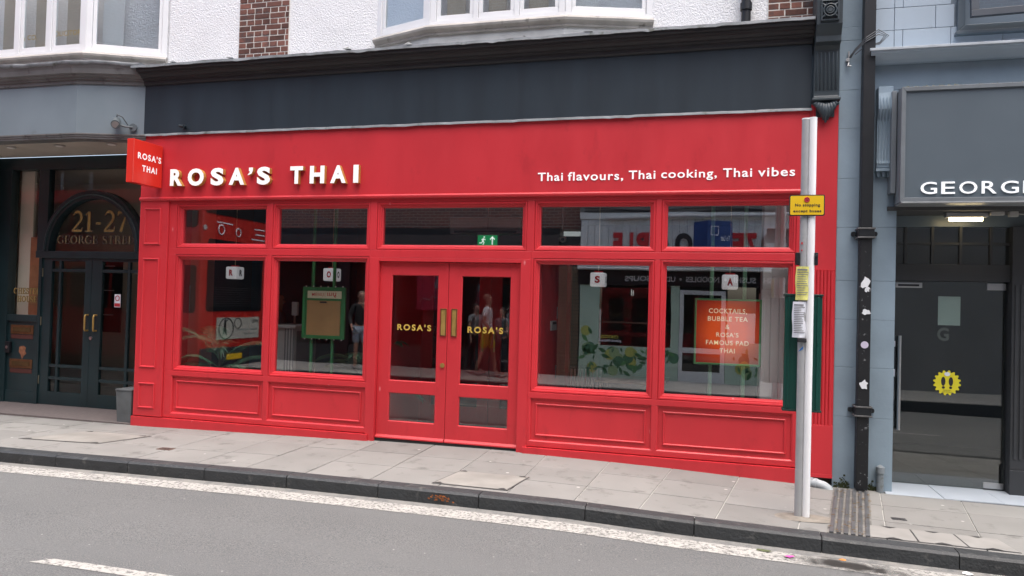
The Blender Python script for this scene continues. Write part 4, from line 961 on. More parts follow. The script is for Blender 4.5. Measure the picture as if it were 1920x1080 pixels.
def rrect(x0, x1, z0, z1, r, n=5):
    p = []
    for cx_, cz_, a0 in ((x1-r, z1-r, 0), (x0+r, z1-r, 90), (x0+r, z0+r, 180), (x1-r, z0+r, 270)):
        p += [(cx_+r*math.cos(R(a0+90*i/n)), cz_+r*math.sin(R(a0+90*i/n))) for i in range(n+1)]
    return p
obj('back_plate', MB().prism(rrect(.636, .929, 2.531, 2.716, .014), 'y', PY-.048, PY-.037), INK, ys_)
obj('yellow_face', MB().prism(rrect(.645, .920, 2.540, 2.707, .010), 'y', PY-.0505, PY-.0482), YEL, ys_)
text('words', 'No stopping', (.684, PY-.0508, 2.605), (1, 0, 0), .205, .034, .001, INK, ys_, .03, 1.15)
text('words', 'except buses', (.670, PY-.0508, 2.554), (1, 0, 0), .23, .032, .001, INK, ys_, .03, 1.15)
dsc_ = obj('roundel', MB().cyl((.781, PY-.0507, 2.672), (0, -1, 0), .023, .0015, 20), mat('roundel_mauve', (.36, .13, .30), .5), ys_)
obj('roundel_cross', MB().tube([(.767, PY-.053, 2.658), (.795, PY-.053, 2.686)], .004, 6).tube([(.795, PY-.053, 2.658), (.767, PY-.053, 2.686)], .004, 6).tube([(.781+.02*math.cos(a*.4), PY-.053, 2.672+.02*math.sin(a*.4)) for a in range(17)], .004, 6), REDINK, dsc_)
tc = thing('timetable_case', (.79, PY+.1, .82), 'dark green curved timetable case fixed behind the bus stop pole', 'timetable case')
obj('case_body', MB().prism([(.628, PY+.11), (.625, PY+.045), (.70, PY+.036), (.87, PY+.036), (.938, PY+.045), (.935, PY+.11), (.86, PY+.135), (.70, PY+.135)], 'z', .822, 1.825), TIMEG, tc, .004)
for s_, x in ((0, .662), (1, .902)): bx('edge_rib', TIMEG, tc, x-.008, x+.008, PY+.028, PY+.044, .83, 1.818, .003)
bx('end_cap', mat('green_cap', (.003, .035, .028), .4), tc, .618, .945, PY+.032, PY+.138, 1.8255, 1.845, .004); bx('end_cap', MATS['green_cap'], tc, .618, .945, PY+.032, PY+.138, .802, .8215, .004)
def notice(nm, lab, x0, x1, z0, z1, m, curl, lines, seed):
    t = thing(nm, ((x0+x1)/2, PY-.05, z0), lab, 'notice'); random.seed(seed)
    n = 8; mb = MB(); rows = []
    for j in range(7):
        z = z0+(z1-z0)*j/6; rows.append([(x0+(x1-x0)*i/n+.004*math.sin(j*1.3), PY-.040-curl*abs(i/n-.45)**1.5*(-1)-.012*(1-(2*(i/n)-1)**2)+.003*math.sin(j*2+i), z) for i in range(n+1)])
    for r_ in rows: mb.v += r_
    for j in range(6):
        for i in range(n): mb.f.append((j*(n+1)+i, j*(n+1)+i+1, (j+1)*(n+1)+i+1, (j+1)*(n+1)+i)); mb.mi.append(0)
    obj('sheet', mb, m, t, 0, True)
    lb_ = MB()
    for k in range(lines):
        z = z1-.035-(z1-z0-.06)*k/lines; w_ = random.uniform(.5, .82); a = x0+(x1-x0)*.1
        if k == 0: w_ = .7; 
        q0 = (x1-x0)
        for i in range(6):
            xa = a+q0*w_*i/6; xb = a+q0*w_*(i+1)/6
            fy = lambda x: PY-.046-curl*abs((x-x0)/q0-.45)**1.5*(-1)-.012*(1-(2*((x-x0)/q0)-1)**2)
            lb_.face([(xa, fy(xa), z), (xb, fy(xb), z), (xb, fy(xb), z+(.006 if k else .012)), (xa, fy(xa), z+(.006 if k else .012))])
    obj('printed_lines', lb_, mat('grey_print', (.18, .18, .2), .6), t)
    return t
notice('yellow_notice', 'crumpled yellow laminated notice wrapped round the bus stop pole', .703, .822, 1.79, 2.085, PAPERY, .05, 12, 1)
nw = notice('white_notice', 'white printed notice strapped to the bus stop pole below the yellow one', .682, .795, 1.46, 1.775, PAPERW, .05, 16, 2)
bx('strap', INK, nw, .728, .80, PY-.06, PY+.03, 1.42, 1.455, .004)
obj('blue_flash', MB().prism([(.735, 1.335), (.775, 1.36), (.775, 1.385), (.755, 1.365)], 'y', PY-.0345, PY-.0335), mat('blue_print', (.02, .15, .45), .5), pole)
obj('sticker_marks', MB().box(.742, .756, PY-.0345, PY-.031, 2.28, 2.30).box(.744, .754, PY-.0345, PY-.031, 2.22, 2.235), REDINK, pole)
obj('footing', MB().add([(.62+.34*math.cos(a*.5236)*.9+.17, PY+.14*math.sin(a*.5236)-.02, zg(.8, -1.3)+.002) for a in range(12)]+[(.79, PY-.02, zg(.8, -1.3)+.012)], [(i, (i+1) % 12, 12) for i in range(12)]), mat('patch_mortar', (.22, .20, .17), .9, .3, 9, bmp=.3), pole)

# ------------------------------------------------------------------ covers and grates in the pavement
gr = thing('drain_grating', (1.15, -.95, -.12), 'steel bar drainage grating crossing the pavement to the kerb', 'grating')
def gp(t, y): return (1.225+t*.33+(-.285)*((-y-.15)/1.62), y)
mb = MB(); Y0, Y1 = -.15, -1.70
def gz(x, y): return zg(x, y)+.004
bedc = [gp(-.02, Y1), gp(1.02, Y1), gp(1.02, Y0), gp(-.02, Y0)]
obj('channel_bed', MB().hexa([(a, b, gz(a, b)-.02) for a, b in bedc], [(a, b, gz(a, b)) for a, b in bedc]), mat('channel_dirt', (.16, .155, .145), .9, .4, 14), gr)
for i in range(6):
    t0 = i/6+.035; t1 = t0+.10
    c = [gp(t0, Y1), gp(t1, Y1), gp(t1, Y0), gp(t0, Y0)]
    obj('bar', MB().hexa([(a, b, gz(a, b)) for a, b in c], [(a, b, gz(a, b)+.012) for a, b in c]), mat('worn_steel_bar', (.13, .135, .14), .45, .25, 8, metal=.4), gr, .002)
random.seed(21); mb = MB()
for i in range(60):
    t = random.random(); y = random.uniform(Y1, Y0); x, _ = gp(t, y); s_ = random.uniform(.006, .018); z = gz(x, y)+.014
    mb.face([(x-s_, y-s_*.4, z), (x+s_, y-s_*.5, z+.003), (x+s_*.8, y+s_*.5, z+.005), (x-s_*.7, y+s_*.4, z+.002)])
obj('leaf_litter', mb, mat('leaf_litter', (.15, .10, .05), .9, .5, 40), gr)
def cover(lab, corners, tri, infill=COVER, cells=1, fr=.012):
    t = thing('inspection_cover', (sum(c[0] for c in corners)/4, sum(c[1] for c in corners)/4, -.1), lab, 'cover')
    C4 = [Vector(c) for c in corners]      # front-left, front-right, back-right, back-left
    def P(s_, v): a = C4[0].lerp(C4[1], s_); b = C4[3].lerp(C4[2], s_); p = a.lerp(b, v); return (p.x, p.y)
    def quad(nm, s0, s1, v0, v1, dz, m):
        q_ = [P(s0, v0), P(s1, v0), P(s1, v1), P(s0, v1)]
        return obj(nm, MB().hexa([(a, b, zg(a, b)-.004) for a, b in q_], [(a, b, zg(a, b)+dz) for a, b in q_]), m, t)
    quad('frame', 0, 1, 0, 1, .003, IRON)
    for k in range(cells):
        s0, s1 = k/cells+.02/cells, (k+1)/cells-.02/cells
        quad('infill', s0, s1, .03, .97, .006, infill)
        for (u_, v_, du, dv) in tri:
            s_ = s0+(s1-s0)*u_
            q_ = [P(s_-du/cells, v_), P(s_+du/cells, v_), P(s_, v_+dv)]
            obj('corner_mark', MB().add([(a, b, zg(a, b)+.0085) for a, b in q_], [(0, 1, 2)]), IRON, t)
    return t
edge_tri = [(.5, .02, .18, .12), (.5, .98, .18, -.12)]
cover('triple concrete-filled cover with dark triangles near the glass doorway', [(1.27, -1.69), (2.36, -1.66), (2.30, -1.33), (1.32, -1.33)], edge_tri, cells=3)
cover('single stone-filled cover with dark corner marks in front of the red doors', [(-2.55, -1.63), (-1.80, -1.63), (-1.72, -1.06), (-2.45, -1.06)], [(.06, .9, .06, .09), (.94, .9, .06, .09), (.06, .03, .06, .07), (.94, .03, .06, .07)], mat('cover_slab', (.255, .248, .228), .8, .2, 3, bmp=.4, bs_=60, dist=.003))
cover('large stone-filled cover with dark corner marks at left of the pavement', [(-7.95, -1.27), (-6.85, -1.2), (-6.62, -.62), (-7.6, -.56)], [(.06, .9, .06, .09), (.94, .9, .06, .09), (.06, .03, .06, .07), (.94, .03, .06, .07)], mat('cover_slab', (.3, .285, .25)))
for lab, x, y, s_, m in (('small rusty brown utility plate set in the pavement', -5.92, -1.2, .09, mat('rusty_plate', (.12, .075, .055), .7, .3, 20)), ('small slotted grey gully cover near the glass doorway', 1.63, -1.03, .06, IRON)):
    t = thing('utility_plate', (x, y, zg(x, y)), lab, 'cover')
    bx('plate', m, t, x-s_, x+s_, y-s_*.6, y+s_*.6, zg(x, y)-.004, zg(x, y)+.005, .002)
    for k in range(4): bx('slot', INK, t, x-s_*.8+k*s_*.42, x-s_*.8+k*s_*.42+s_*.2, y-s_*.45, y+s_*.45, zg(x, y)+.0052, zg(x, y)+.0062, 0)

# ------------------------------------------------------------------ inside the restaurant
shell = MB()
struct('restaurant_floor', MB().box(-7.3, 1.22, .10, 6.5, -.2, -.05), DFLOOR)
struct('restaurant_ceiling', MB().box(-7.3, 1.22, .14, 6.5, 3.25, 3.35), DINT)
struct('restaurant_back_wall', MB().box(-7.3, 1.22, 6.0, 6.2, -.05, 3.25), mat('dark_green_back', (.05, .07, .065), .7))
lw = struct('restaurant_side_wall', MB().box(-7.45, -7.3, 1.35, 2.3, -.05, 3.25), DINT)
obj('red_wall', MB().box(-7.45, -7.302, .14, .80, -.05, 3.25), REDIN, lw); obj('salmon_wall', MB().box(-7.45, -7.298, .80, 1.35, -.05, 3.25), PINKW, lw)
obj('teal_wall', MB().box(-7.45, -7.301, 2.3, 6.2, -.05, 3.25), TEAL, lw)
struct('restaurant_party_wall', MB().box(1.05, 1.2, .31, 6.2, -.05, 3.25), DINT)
wc = thing('boarded_column', (.64, .4, -.05), 'white column with vertical boards inside the right-hand window', 'column')
bx('column_core', WINT, wc, .535, .80, .34, .8, -.05, 3.25, .004)
for k in range(3): bx('board', WINT, wc, .528+.092*k, .528+.092*k+.088, .322, .339, -.05, 1.87, .003)
bx('cap_rail', WINT, wc, .52, .81, .31, .339, 1.871, 1.92, .003)
bx('column_side', WINT, wc, .520, .534, .345, .8, -.05, 1.88, .002)
# entrance lobby
lo = thing('inner_lobby', (-3.05, 1, -.05), 'red timber lobby with inner doors behind the restaurant entrance', 'lobby')
for x0, x1 in ((-1.985, -1.93), (-4.12, -4.06)): bx('side_panel', REDIN, lo, x0, x1, .14, 1.75, -.05, 2.26, .004)
bx('lobby_roof', REDIN, lo, -4.15, -1.90, .14, 1.80, 2.2605, 2.31, .004)
bx('corner_post', REDIN, lo, -1.99, -1.88, 1.70, 1.81, -.05, 2.26, .006); bx('corner_post', REDIN, lo, -4.16, -4.05, 1.70, 1.81, -.05, 2.26, .006)
for k, (x0, x1) in enumerate(((-4.05, -3.03), (-3.02, -1.99))):
    d = bx('inner_door', REDIN, lo, x0, x0+.16, 1.72, 1.77, -.05, 2.26, .003); bx('stile', REDIN, d, x1-.16, x1, 1.72, 1.77, -.05, 2.26, .003)
    for z0, z1 in ((2.1, 2.26), (.55, .72), (-.05, .2)): bx('rail', REDIN, d, x0+.16, x1-.16, 1.721, 1.769, z0, z1, 0)
    for z0, z1 in ((.72, 2.1), (.2, .55)): obj('pane', MB().box(x0+.15, x1-.15, 1.74, 1.746, z0, z1), GLASSD, d)
    obj('pull_handle', MB().cyl((x1-.08 if k == 0 else x0+.08, 1.67, 1.0), (0, 0, 1), .014, .3, 10), BRASS, d)
bx('lobby_mat', mat('coir_mat', (.03, .025, .022), .95), lo, -4.05, -2.0, .14, 1.7, -.049, -.035, 0)
kp = bx('alarm_keypad', mat('keypad_grey', (.45, .46, .47), .5), None, -1.929, -1.905, .66, .96, 1.365, 1.485, .004); tag(kp, 'grey alarm keypad on the red lobby side wall', 'keypad')
bx('keypad_screen', INK, kp, -1.9045, -1.903, .70, .92, 1.44, 1.475, 0)
obj('side_hinge', MB().cyl((-1.925, 1.05, .75), (0, 0, 1), .008, .16).cyl((-1.925, 1.05, 1.5), (0, 0, 1), .008, .16), STEEL, lo)
tag(obj('wall_panel_heater', MB().box(-7.297, -7.24, .58, .76, 1.45, 1.82), WINT, None, .006), 'white slim box fixed to the red wall inside the left window', 'wall box')
# menu board and poster between floor-to-ceiling green poles
mn = thing('menu_board', (-4.87, .37, -.05), 'green framed menu board hung between two green poles in the window', 'menu board')
for x in (-5.053, -4.748): obj('pole', MB().cyl((x, .385, -.05), (0, 0, 1), .022, 3.3, 12), MENUG, mn, 0, True)
obj('board', MB().box(-5.168, -4.560, .345, .375, 1.165, 1.828), MENUG, mn, .004)
obj('board_rim', MB().frame(-5.172, -4.556, 1.161, 1.832, .045, .332, .3445), MENUG, mn, .003)
hd = bx('header_panel', MENUC, mn, -5.105, -4.615, .338, .3445, 1.685, 1.782, .002)
text('header_text', 'MENU', (-5.04, .338, 1.713), (1, 0, 0), .17, .042, .001, REDINK, hd, .012, 1.15)
bx('divider', REDINK, hd, -4.852, -4.848, .3365, .3378, 1.705, 1.765, 0)
text('header_text', '\u0e40\u0e21\u0e19\u0e39', (-4.82, .338, 1.70), (1, 0, 0), .13, .062, .001, REDINK, hd, .018)
mnp = bx('menu_sheet', MENUB, mn, -5.105, -4.625, .336, .3445, 1.195, 1.655, 0)
bx('clip', INK, mnp, -4.92, -4.82, .330, .3358, 1.625, 1.645, .002)
for i in range(6):
    for z, s_ in ((1.832, 1), (1.161, -1)): obj('bulb', MB().cyl((-5.13+.106*i, .345, z), (0, 0, s_), .008, .016, 8), PAPERW, mn)
po = thing('cocktails_poster', (.17, .35, 1.06), 'lit orange poster listing cocktails, bubble tea and pad thai in a green frame', 'poster')
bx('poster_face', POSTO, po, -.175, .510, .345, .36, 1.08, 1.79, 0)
obj('poster_frame', MB().frame(-.192, .527, 1.063, 1.806, .022, .330, .372), mat('pale_green_frame', (.11, .36, .15), .4), po, .003)
zz = 1.70
for s_, W_ in (('COCKTAILS,', .41), ('BUBBLE TEA', .43), ('&', .045), ("ROSA'S", .24), ('FAMOUS PAD', .46), ('THAI', .165)):
    hh = .052+(.01 if ',' in s_ else 0); text('poster_line', s_, (.168-W_/2, .345, zz-hh+.052-.056), (1, 0, 0), W_, hh, .0015, CREAMT, po, .012, 1.12); zz -= .089
for x in (-.012, .345): obj('pole', MB().cyl((x, .395, -.05), (0, 0, 1), .022, 3.3, 12), mat('pale_green_pole', (.16, .36, .22), .4), po, 0, True)
# hanging letter cubes
for ch, x, pos_ in (('R', -6.315, 'leftmost window'), ('O', -4.84, 'window with the menu board'), ('S', -1.318, 'window right of the doors'), ('A', .186, 'window above the orange poster')):
    c = thing('letter_cube_lamp', (x, .48, 1.915), 'white hanging cube lamp with letter %s in the %s' % (ch, pos_), 'lamp', 'hanging letter cube lamps')
    obj('cube', MB().box(x-.088, x+.088, .40, .575, 1.915, 2.082), CUBE, c, .018)
    hh, ww = .085, .062
    text('letter', ch, (x-ww/2, .40, 1.957), (1, 0, 0), ww, hh, .002, REDINK, c, .05); text('letter', ch, (x+.088, .488-ww/2, 1.957), (0, 1, 0), ww, hh, .002, INK, c, .05)
    obj('cap', MB().cyl((x, .488, 2.082), (0, 0, 1), .055, .018, 14), REDINK, c); obj('cord', MB().cyl((x, .488, 2.10), (0, 0, 1), .005, 1.15, 6), mat('pale_cord', (.5, .42, .25), .5), c)
# counter
ct = thing('counter', (-6.1, 1.5, -.05), 'white service counter with fluted front inside the second window', 'counter')
bx('counter_body', WINT, ct, -6.24, -5.80, 1.2, 1.8, -.05, 1.24, .004); bx('counter_top', WINT, ct, -6.26, -5.77, 1.16, 1.84, 1.2405, 1.285, .006)
for k in range(4): bx('flute', mat('grey_flute', (.35, .36, .37), .5), ct, -5.96+.045*k, -5.94+.045*k, 1.192, 1.1995, -.05, 1.235, 0)
bx('flute_side', MATS['grey_flute'], ct, -5.7995, -5.795, 1.25, 1.75, 0, 1.2, 0)
td = bx('payment_terminal', WINT, None, -6.02, -5.93, 1.45, 1.5, 1.42, 1.62, .006); tag(td, 'white upright payment screen standing on the white counter', 'terminal'); bx('terminal_stand', STEEL, td, -5.985, -5.965, 1.46, 1.49, 1.285, 1.42, 0)
# palms
def palm(loc, h, n, L, seed, lab, spread=1.0):
    random.seed(seed); t = thing('potted_palm', loc, lab, 'plant'); x0, y0, z0 = loc
    obj('pot', MB().tube([(x0, y0, z0), (x0, y0, z0+.25), (x0, y0, z0+.28), (x0, y0, z0+.28)], [.12, .16, .17, .14], 16), mat('dark_pot', (.03, .03, .03), .5), t, 0, True)
    obj('stem', MB().tube([(x0, y0, z0+.25), (x0+.02, y0, z0+.25+(h-.25)*.5), (x0, y0, z0+h)], [.03, .025, .018], 8), mat('palm_stem', (.06, .05, .03), .8), t, 0, True)
    for k in range(n):
        a = 2*math.pi*k/n+random.uniform(-.25, .25); zb = z0+h*random.uniform(.35, 1.0); ln = L*random.uniform(.75, 1.1); el = random.uniform(.45, 1.2)
        d = Vector((math.cos(a)*spread, math.sin(a)*.45, 0)); pts = []
        p = Vector((x0, y0, zb)); v = (d.normalized()*math.cos(el)+Vector((0, 0, math.sin(el))))
        for i in range(13):
            pts.append(p.copy()); p = p+v*(ln/12); v = (v+Vector((0, 0, -.13))).normalized()
            p.y = max(p.y, .24); p.x = max(p.x, -7.12)
        mb = MB(); mb.tube(pts, [.007*(1-i/14) for i in range(13)], 5)
        for i in range(1, 13):
            for q_ in (.0, .5):
                if i == 12 and q_: continue
                b = pts[i].lerp(pts[min(i+1, 12)], q_); tg_ = (pts[min(i+1, 12)]-pts[i-1]).normalized(); sd_ = tg_.cross(Vector((0, 0, 1))).normalized()
                l_ = .24*math.sin(math.pi*(.12+.8*i/13))+.05
                for s_ in (-1, 1):
                    tip = b+(sd_*s_*.62+tg_*.75+Vector((0, 0, -.32))).normalized()*l_; tip.y = max(tip.y, .17); tip.x = max(tip.x, -7.26); mid = b.lerp(tip, .45)+Vector((0, 0, .02)); wv = tg_*.017
                    mb.face([b, mid+wv, tip, mid-wv])
        obj('frond', mb, LEAF, t)
    return t
palm((-6.42, .36, .05), 1.05, 15, .80, 4, 'dark green potted palm behind the leftmost window')
palm((-4.55, .95, -.05), 1.0, 9, .75, 8, 'potted palm standing behind the menu board')
palm((-5.0, 3.2, -.05), 1.6, 10, .9, 9, 'tall palm deep inside the dark restaurant')
# things near the ceiling
ac = thing('air_conditioner', (-3.2, 2.1, 2.68), 'white air conditioning unit below the ceiling behind the door fanlight', 'air conditioner')
bx('case', WINT, ac, -3.77, -2.68, 2.0, 2.25, 2.69, 2.93, .01); bx('louvre', mat('ac_grey', (.3, .31, .31), .5), ac, -3.7, -2.75, 1.995, 2.0, 2.70, 2.735, 0)
ex = thing('exit_sign', (-3.18, 1.99, 2.5), 'green illuminated exit sign with running man hanging behind the fanlight', 'sign')
bx('face', EXITG, ex, -3.325, -3.03, 1.975, 1.995, 2.505, 2.665, 0); bx('housing', WINT, ex, -3.34, -3.015, 1.97, 2.02, 2.668, 2.71, .004)
obj('running_man', MB().cyl((-3.225, 1.973, 2.640), (0, -1, 0), .012, .002, 10).tube([(-3.235, 1.972, 2.62), (-3.245, 1.972, 2.585)], .011, 6).tube([(-3.245, 1.972, 2.585), (-3.225, 1.972, 2.56), (-3.24, 1.972, 2.53)], .007, 6).tube([(-3.245, 1.972, 2.585), (-3.265, 1.972, 2.555), (-3.295, 1.972, 2.555)], .007, 6).tube([(-3.235, 1.972, 2.615), (-3.205, 1.972, 2.60)], .006, 6).tube([(-3.235, 1.972, 2.615), (-3.265, 1.972, 2.60)], .006, 6), EXITW, ex)
obj('arrow', MB().tube([(-3.10, 1.972, 2.53), (-3.10, 1.972, 2.64)], .009, 6).tube([(-3.135, 1.972, 2.605), (-3.10, 1.972, 2.645), (-3.065, 1.972, 2.605)], .009, 6), EXITW, ex)
obj('hanger', MB().cyl((-3.18, 1.99, 2.71), (0, 0, 1), .006, .55, 6), STEEL, ex)
dc = thing('dome_camera', (-2.05, 1.9, 2.58), 'small white dome camera above the red lobby', 'camera')
obj('dome', MB().tube([(-2.05, 1.9, 2.56+.012*i) for i in range(9)], [.012, .035, .046, .052, .055, .056, .052, .046, .03], 16), WINT, dc, 0, True); obj('eye', MB().cyl((-2.04, 1.847, 2.60), (0, -1, 0), .025, .006, 12), INK, dc); obj('stem', MB().cyl((-2.05, 1.9, 2.64), (0, 0, 1), .012, .65, 8), STEEL, dc)
# chair and table
ch_ = thing('metal_chair', (-1.55, 1.1, -.05), 'slatted metal chair inside the window right of the doors', 'chair')
obj('seat', MB().box(-1.78, -1.36, .92, 1.30, .42, .45), IRON, ch_, .004)
for sx in (-1.76, -1.38):
    for sy in (.94, 1.28): obj('leg', MB().cyl((sx, sy, -.05), (0, 0, 1), .012, .47, 8), STEEL, ch_)
for k in range(9): obj('slat', MB().box(-1.775+.048*k, -1.75+.048*k, 1.28, 1.295, .46, .86), STEEL, ch_)
obj('top_rail', MB().box(-1.785, -1.355, 1.275, 1.30, .86, .89), IRON, ch_)
tb = thing('dining_table', (-1.1, 1.6, -.05), 'pale timber dining table inside the window right of the doors', 'table')
obj('table_top', MB().box(-1.45, -.55, 1.25, 2.0, .70, .735), mat('pale_timber', (.25, .17, .10), .5, .2, 4, stretch=(1, 8, 1)), tb, .004)
for sx in (-1.38, -.62):
    for sy in (1.32, 1.93): obj('leg', MB().cyl((sx, sy, -.05), (0, 0, 1), .022, .75, 8), IRON, tb)

# ------------------------------------------------------------------ across the street
OY = -9.6; GZ = -.06
os_ = thing('opposite_shop', (-.7, OY, GZ), 'pale boarded noodle shop with leaf mural across the street', 'building')
# boarded upper part, each board its own piece
x = -3.17
while x < 3.2: bx('board', PLANKW, os_, x+.004, x+.166, OY-.05, OY, 2.68, 3.80, .004); x += .17
bx('board_backing', mat('board_gap', (.05, .055, .055), .8), os_, -3.18, 3.3, OY-.2, OY-.052, 2.6, 3.9, 0)
bx('eaves_board', PLANKW, os_, -3.2, 3.3, OY-.1, OY+.02, 3.801, 3.96, .004)
obj('gutter_pipe', MB().tube([(-2.57, OY+.08, 3.82), (-1.0, OY+.08, 3.855), (1.0, OY+.08, 3.88), (3.2, OY+.08, 3.93)], .042, 12), mat('grey_gutter', (.45, .47, .48), .5), os_, 0, True)
bx('parapet', mat('grey_render', (.20, .20, .19), .8, .2, 2), os_, -3.2, 3.3, OY-.3, OY-.02, 3.97, 4.5, 0)
for k in range(2): obj('cable', MB().tube([(-3.1+.5*i, OY-.005+.01*k, 3.99+.05*k+.03*math.sin(i*1.1+k)) for i in range(13)], .012, 6), INK, os_)
for ch, a, b, m_ in (('C', 2.35, 2.0, INK), ('H', 1.93, 1.62, INK), ('O', 1.45, 1.05, INK), ('Z', .97, .71, REDINK), ('E', .68, .41, REDINK), ('O', -.49, -.90, INK), ('O', -1.05, -1.42, INK), ('P', -1.50, -1.80, REDINK), ('L', -1.88, -2.08, REDINK), ('E', -2.15, -2.38, REDINK)):
    text('letter', ch, (a, OY, 2.95), (-1, 0, 0), a-b, .52, .05, m_, os_, .05, side=m_)
bx('ledge', PLANKW, os_, -3.2, 3.3, OY, OY+.22, 2.62, 2.679, .004); obj('ledge_tube', MB().cyl((-3.2, OY+.2, 2.585), (1, 0, 0), .035, 6.4, 12), mat('white_tube', (.6, .62, .62), .4), os_, 0, True)
bx('signboard', BOARD, os_, -3.2, 3.3, OY-.05, OY+.03, 2.2, 2.619, .003)
SGN = mat('sign_grey_letters', (.55, .56, .56), .5)
for s_, a, b in (('FRESH', 1.60, 1.12), ('SUSHI', .96, .47), ('NOODLES', .14, -.62), ('UDON', -.86, -1.34), ('SOUPS', -1.46, -2.06)): text('sign_word', s_, (a, OY+.03, 2.295), (-1, 0, 0), a-b, .13, .004, SGN, os_, .03)
for x in (.28, -.74): obj('bullet', MB().cyl((x, OY+.03, 2.36), (0, 1, 0), .028, .004, 12), SGN, os_)
for x0, x1, z0, z1 in ((-3.15, -2.68, GZ, 2.2), (-2.68, -.95, GZ, .72), (-.95, -.76, GZ, 2.2), (.31, 1.10, GZ, .9), (1.9, 3.3, GZ, 2.2)): bx('green_render', MURAL, os_, x0, x1, OY-.1, OY, z0, z1, 0)
wn = bx('shop_window', MIRRORISH, os_, -2.68, -.95, OY-.06, OY-.05, .72, 2.2, 0); bx('window_back', BOARD, os_, -2.7, -.9, OY-.6, OY-.55, 0, 2.3, 0); bx('window_bar', mat('brown_bar', (.12, .06, .04), .6), wn, -2.66, -.96, OY-.05, OY-.03, 1.28, 1.31, 0)
wn2 = bx('shop_window', MIRRORISH, os_, 1.10, 1.9, OY-.06, OY-.05, .3, 2.2, 0); bx('window_back', BOARD, os_, 1.0, 2.0, OY-.6, OY-.55, 0, 2.3, 0)
text('window_words', 'CHOOZE', (-2.20, OY-.05, .89), (-1, 0, 0), .44, .075, .002, mat('yellow_words', (.5, .45, .08), .5), wn, .03); text('window_words', 'plant-based!', (-2.14, OY-.05, .79), (-1, 0, 0), .56, .085, .002, PAPERW, wn, .02)
text('window_words', 'fresh', (-1.2, OY-.05, .82), (-1, 0, 0), .2, .085, .002, PAPERW, wn, .02)
for k in range(2): bx('inside_light', mat('inside_tube', (.8, .8, .8), .4, emit=.6), wn, -1.93+.04*k, -1.91+.04*k, OY-.3, OY-.29, 1.95, 2.1-.02*k, 0)
od = bx('shop_door', PLANKW, os_, -.75, -.66, OY-.06, OY, GZ, 2.1, .003); bx('door_stile', PLANKW, od, .20, .30, OY-.06, OY, GZ, 2.1, .003)
for z0, z1 in ((2.0, 2.1), (.62, .74), (GZ, .18)): bx('door_rail', PLANKW, od, -.66, .20, OY-.058, OY-.002, z0, z1, 0)
for z0, z1 in ((.74, 2.0), (.18, .62)): bx('pane', MIRRORISH, od, -.66, .20, OY-.04, OY-.03, z0, z1, 0)
bx('door_back', BOARD, os_, -.8, .35, OY-.7, OY-.65, GZ, 2.3, 0)
random.seed(33)
GM = [mat('mural_%d' % i, c, .7) for i, c in enumerate(((.05, .15, .06), (.11, .27, .10), (.40, .44, .12), (.08, .20, .11), (.28, .40, .20)))]
for i in range(90):
    if i < 62: x = random.uniform(-3.0, -.85); z = random.uniform(.05, .68)
    elif i < 74: x = random.uniform(-3.1, -2.75); z = random.uniform(.4, 1.2)
    else: x = random.uniform(.36, 1.05); z = random.uniform(.05, .8)
    a = random.uniform(0, 6.28); L = random.uniform(.05, .12); wd_ = L*.42; big = i % 4 == 3
    p = [(x+math.cos(a)*L*u_-math.sin(a)*wd_*v_, z+math.sin(a)*L*u_+math.cos(a)*wd_*v_) for u_, v_ in ((-1, 0), (-.5, .8), (.1, 1), (.6, .6), (1.1, 0), (.6, -.6), (.1, -1), (-.5, -.8))]
    if big: p = [(x+.13*math.cos(k*.52), z+.13*math.sin(k*.52)) for k in range(12)]
    obj('painted_leaf', MB().prism(p, 'y', OY+.0005*(i % 7), OY+.001+.0005*(i % 7) + (0 if big else .004)), GM[2 + (i//4) % 3] if big else GM[i % 2 if i % 3 else 3], os_)
# letting board
ls = thing('letting_board', (-.05, -8.75, 3.05), 'blue V-shaped letting board projecting from the opposite shop', 'sign')
BL = mat('letting_blue', (.012, .045, .19), .4)
def board(p, q_):
    d = (Vector(q_)-Vector(p)); n_ = Vector((-d.y, d.x)).normalized()*.02
    return MB().hexa([(p[0], p[1], 2.75), (q_[0], q_[1], 2.75), (q_[0]-n_.x, q_[1]-n_.y, 2.75), (p[0]-n_.x, p[1]-n_.y, 2.75)], [(p[0], p[1], 3.66), (q_[0], q_[1], 3.66), (q_[0]-n_.x, q_[1]-n_.y, 3.66), (p[0]-n_.x, p[1]-n_.y, 3.66)])
b1 = obj('board_face', board((-.14, -8.6), (.40, -8.95)), BL, ls); obj('board_face', board((-.46, -8.95), (-.15, -8.6)), BL, ls)
uu = Vector((-.54, .35, 0)).normalized(); PB = Vector((.40, -8.95, 0))
text('board_words', 'To Let', PB+uu*.06+Vector((0, 0, 3.22)), uu, .24, .12, .004, PAPERW, ls, .01)
nn_ = uu.cross(Vector((0, 0, 1))); 
fb_ = MB(); q0 = PB+uu*.36+nn_*.006
for (s0, s1, z0, z1) in ((0, .2, 3.52, 3.535), (0, .2, 3.33, 3.345), (0, .012, 3.345, 3.52), (.188, .2, 3.345, 3.52)):
    fb_.face([q0+uu*s0+Vector((0, 0, z0)), q0+uu*s1+Vector((0, 0, z0)), q0+uu*s1+Vector((0, 0, z1)), q0+uu*s0+Vector((0, 0, z1))])
obj('board_logo', fb_, PAPERW, ls)
bx('mounting_arm', IRON, ls, -.1, -.06, OY, -8.7, 3.2, 3.24, 0)
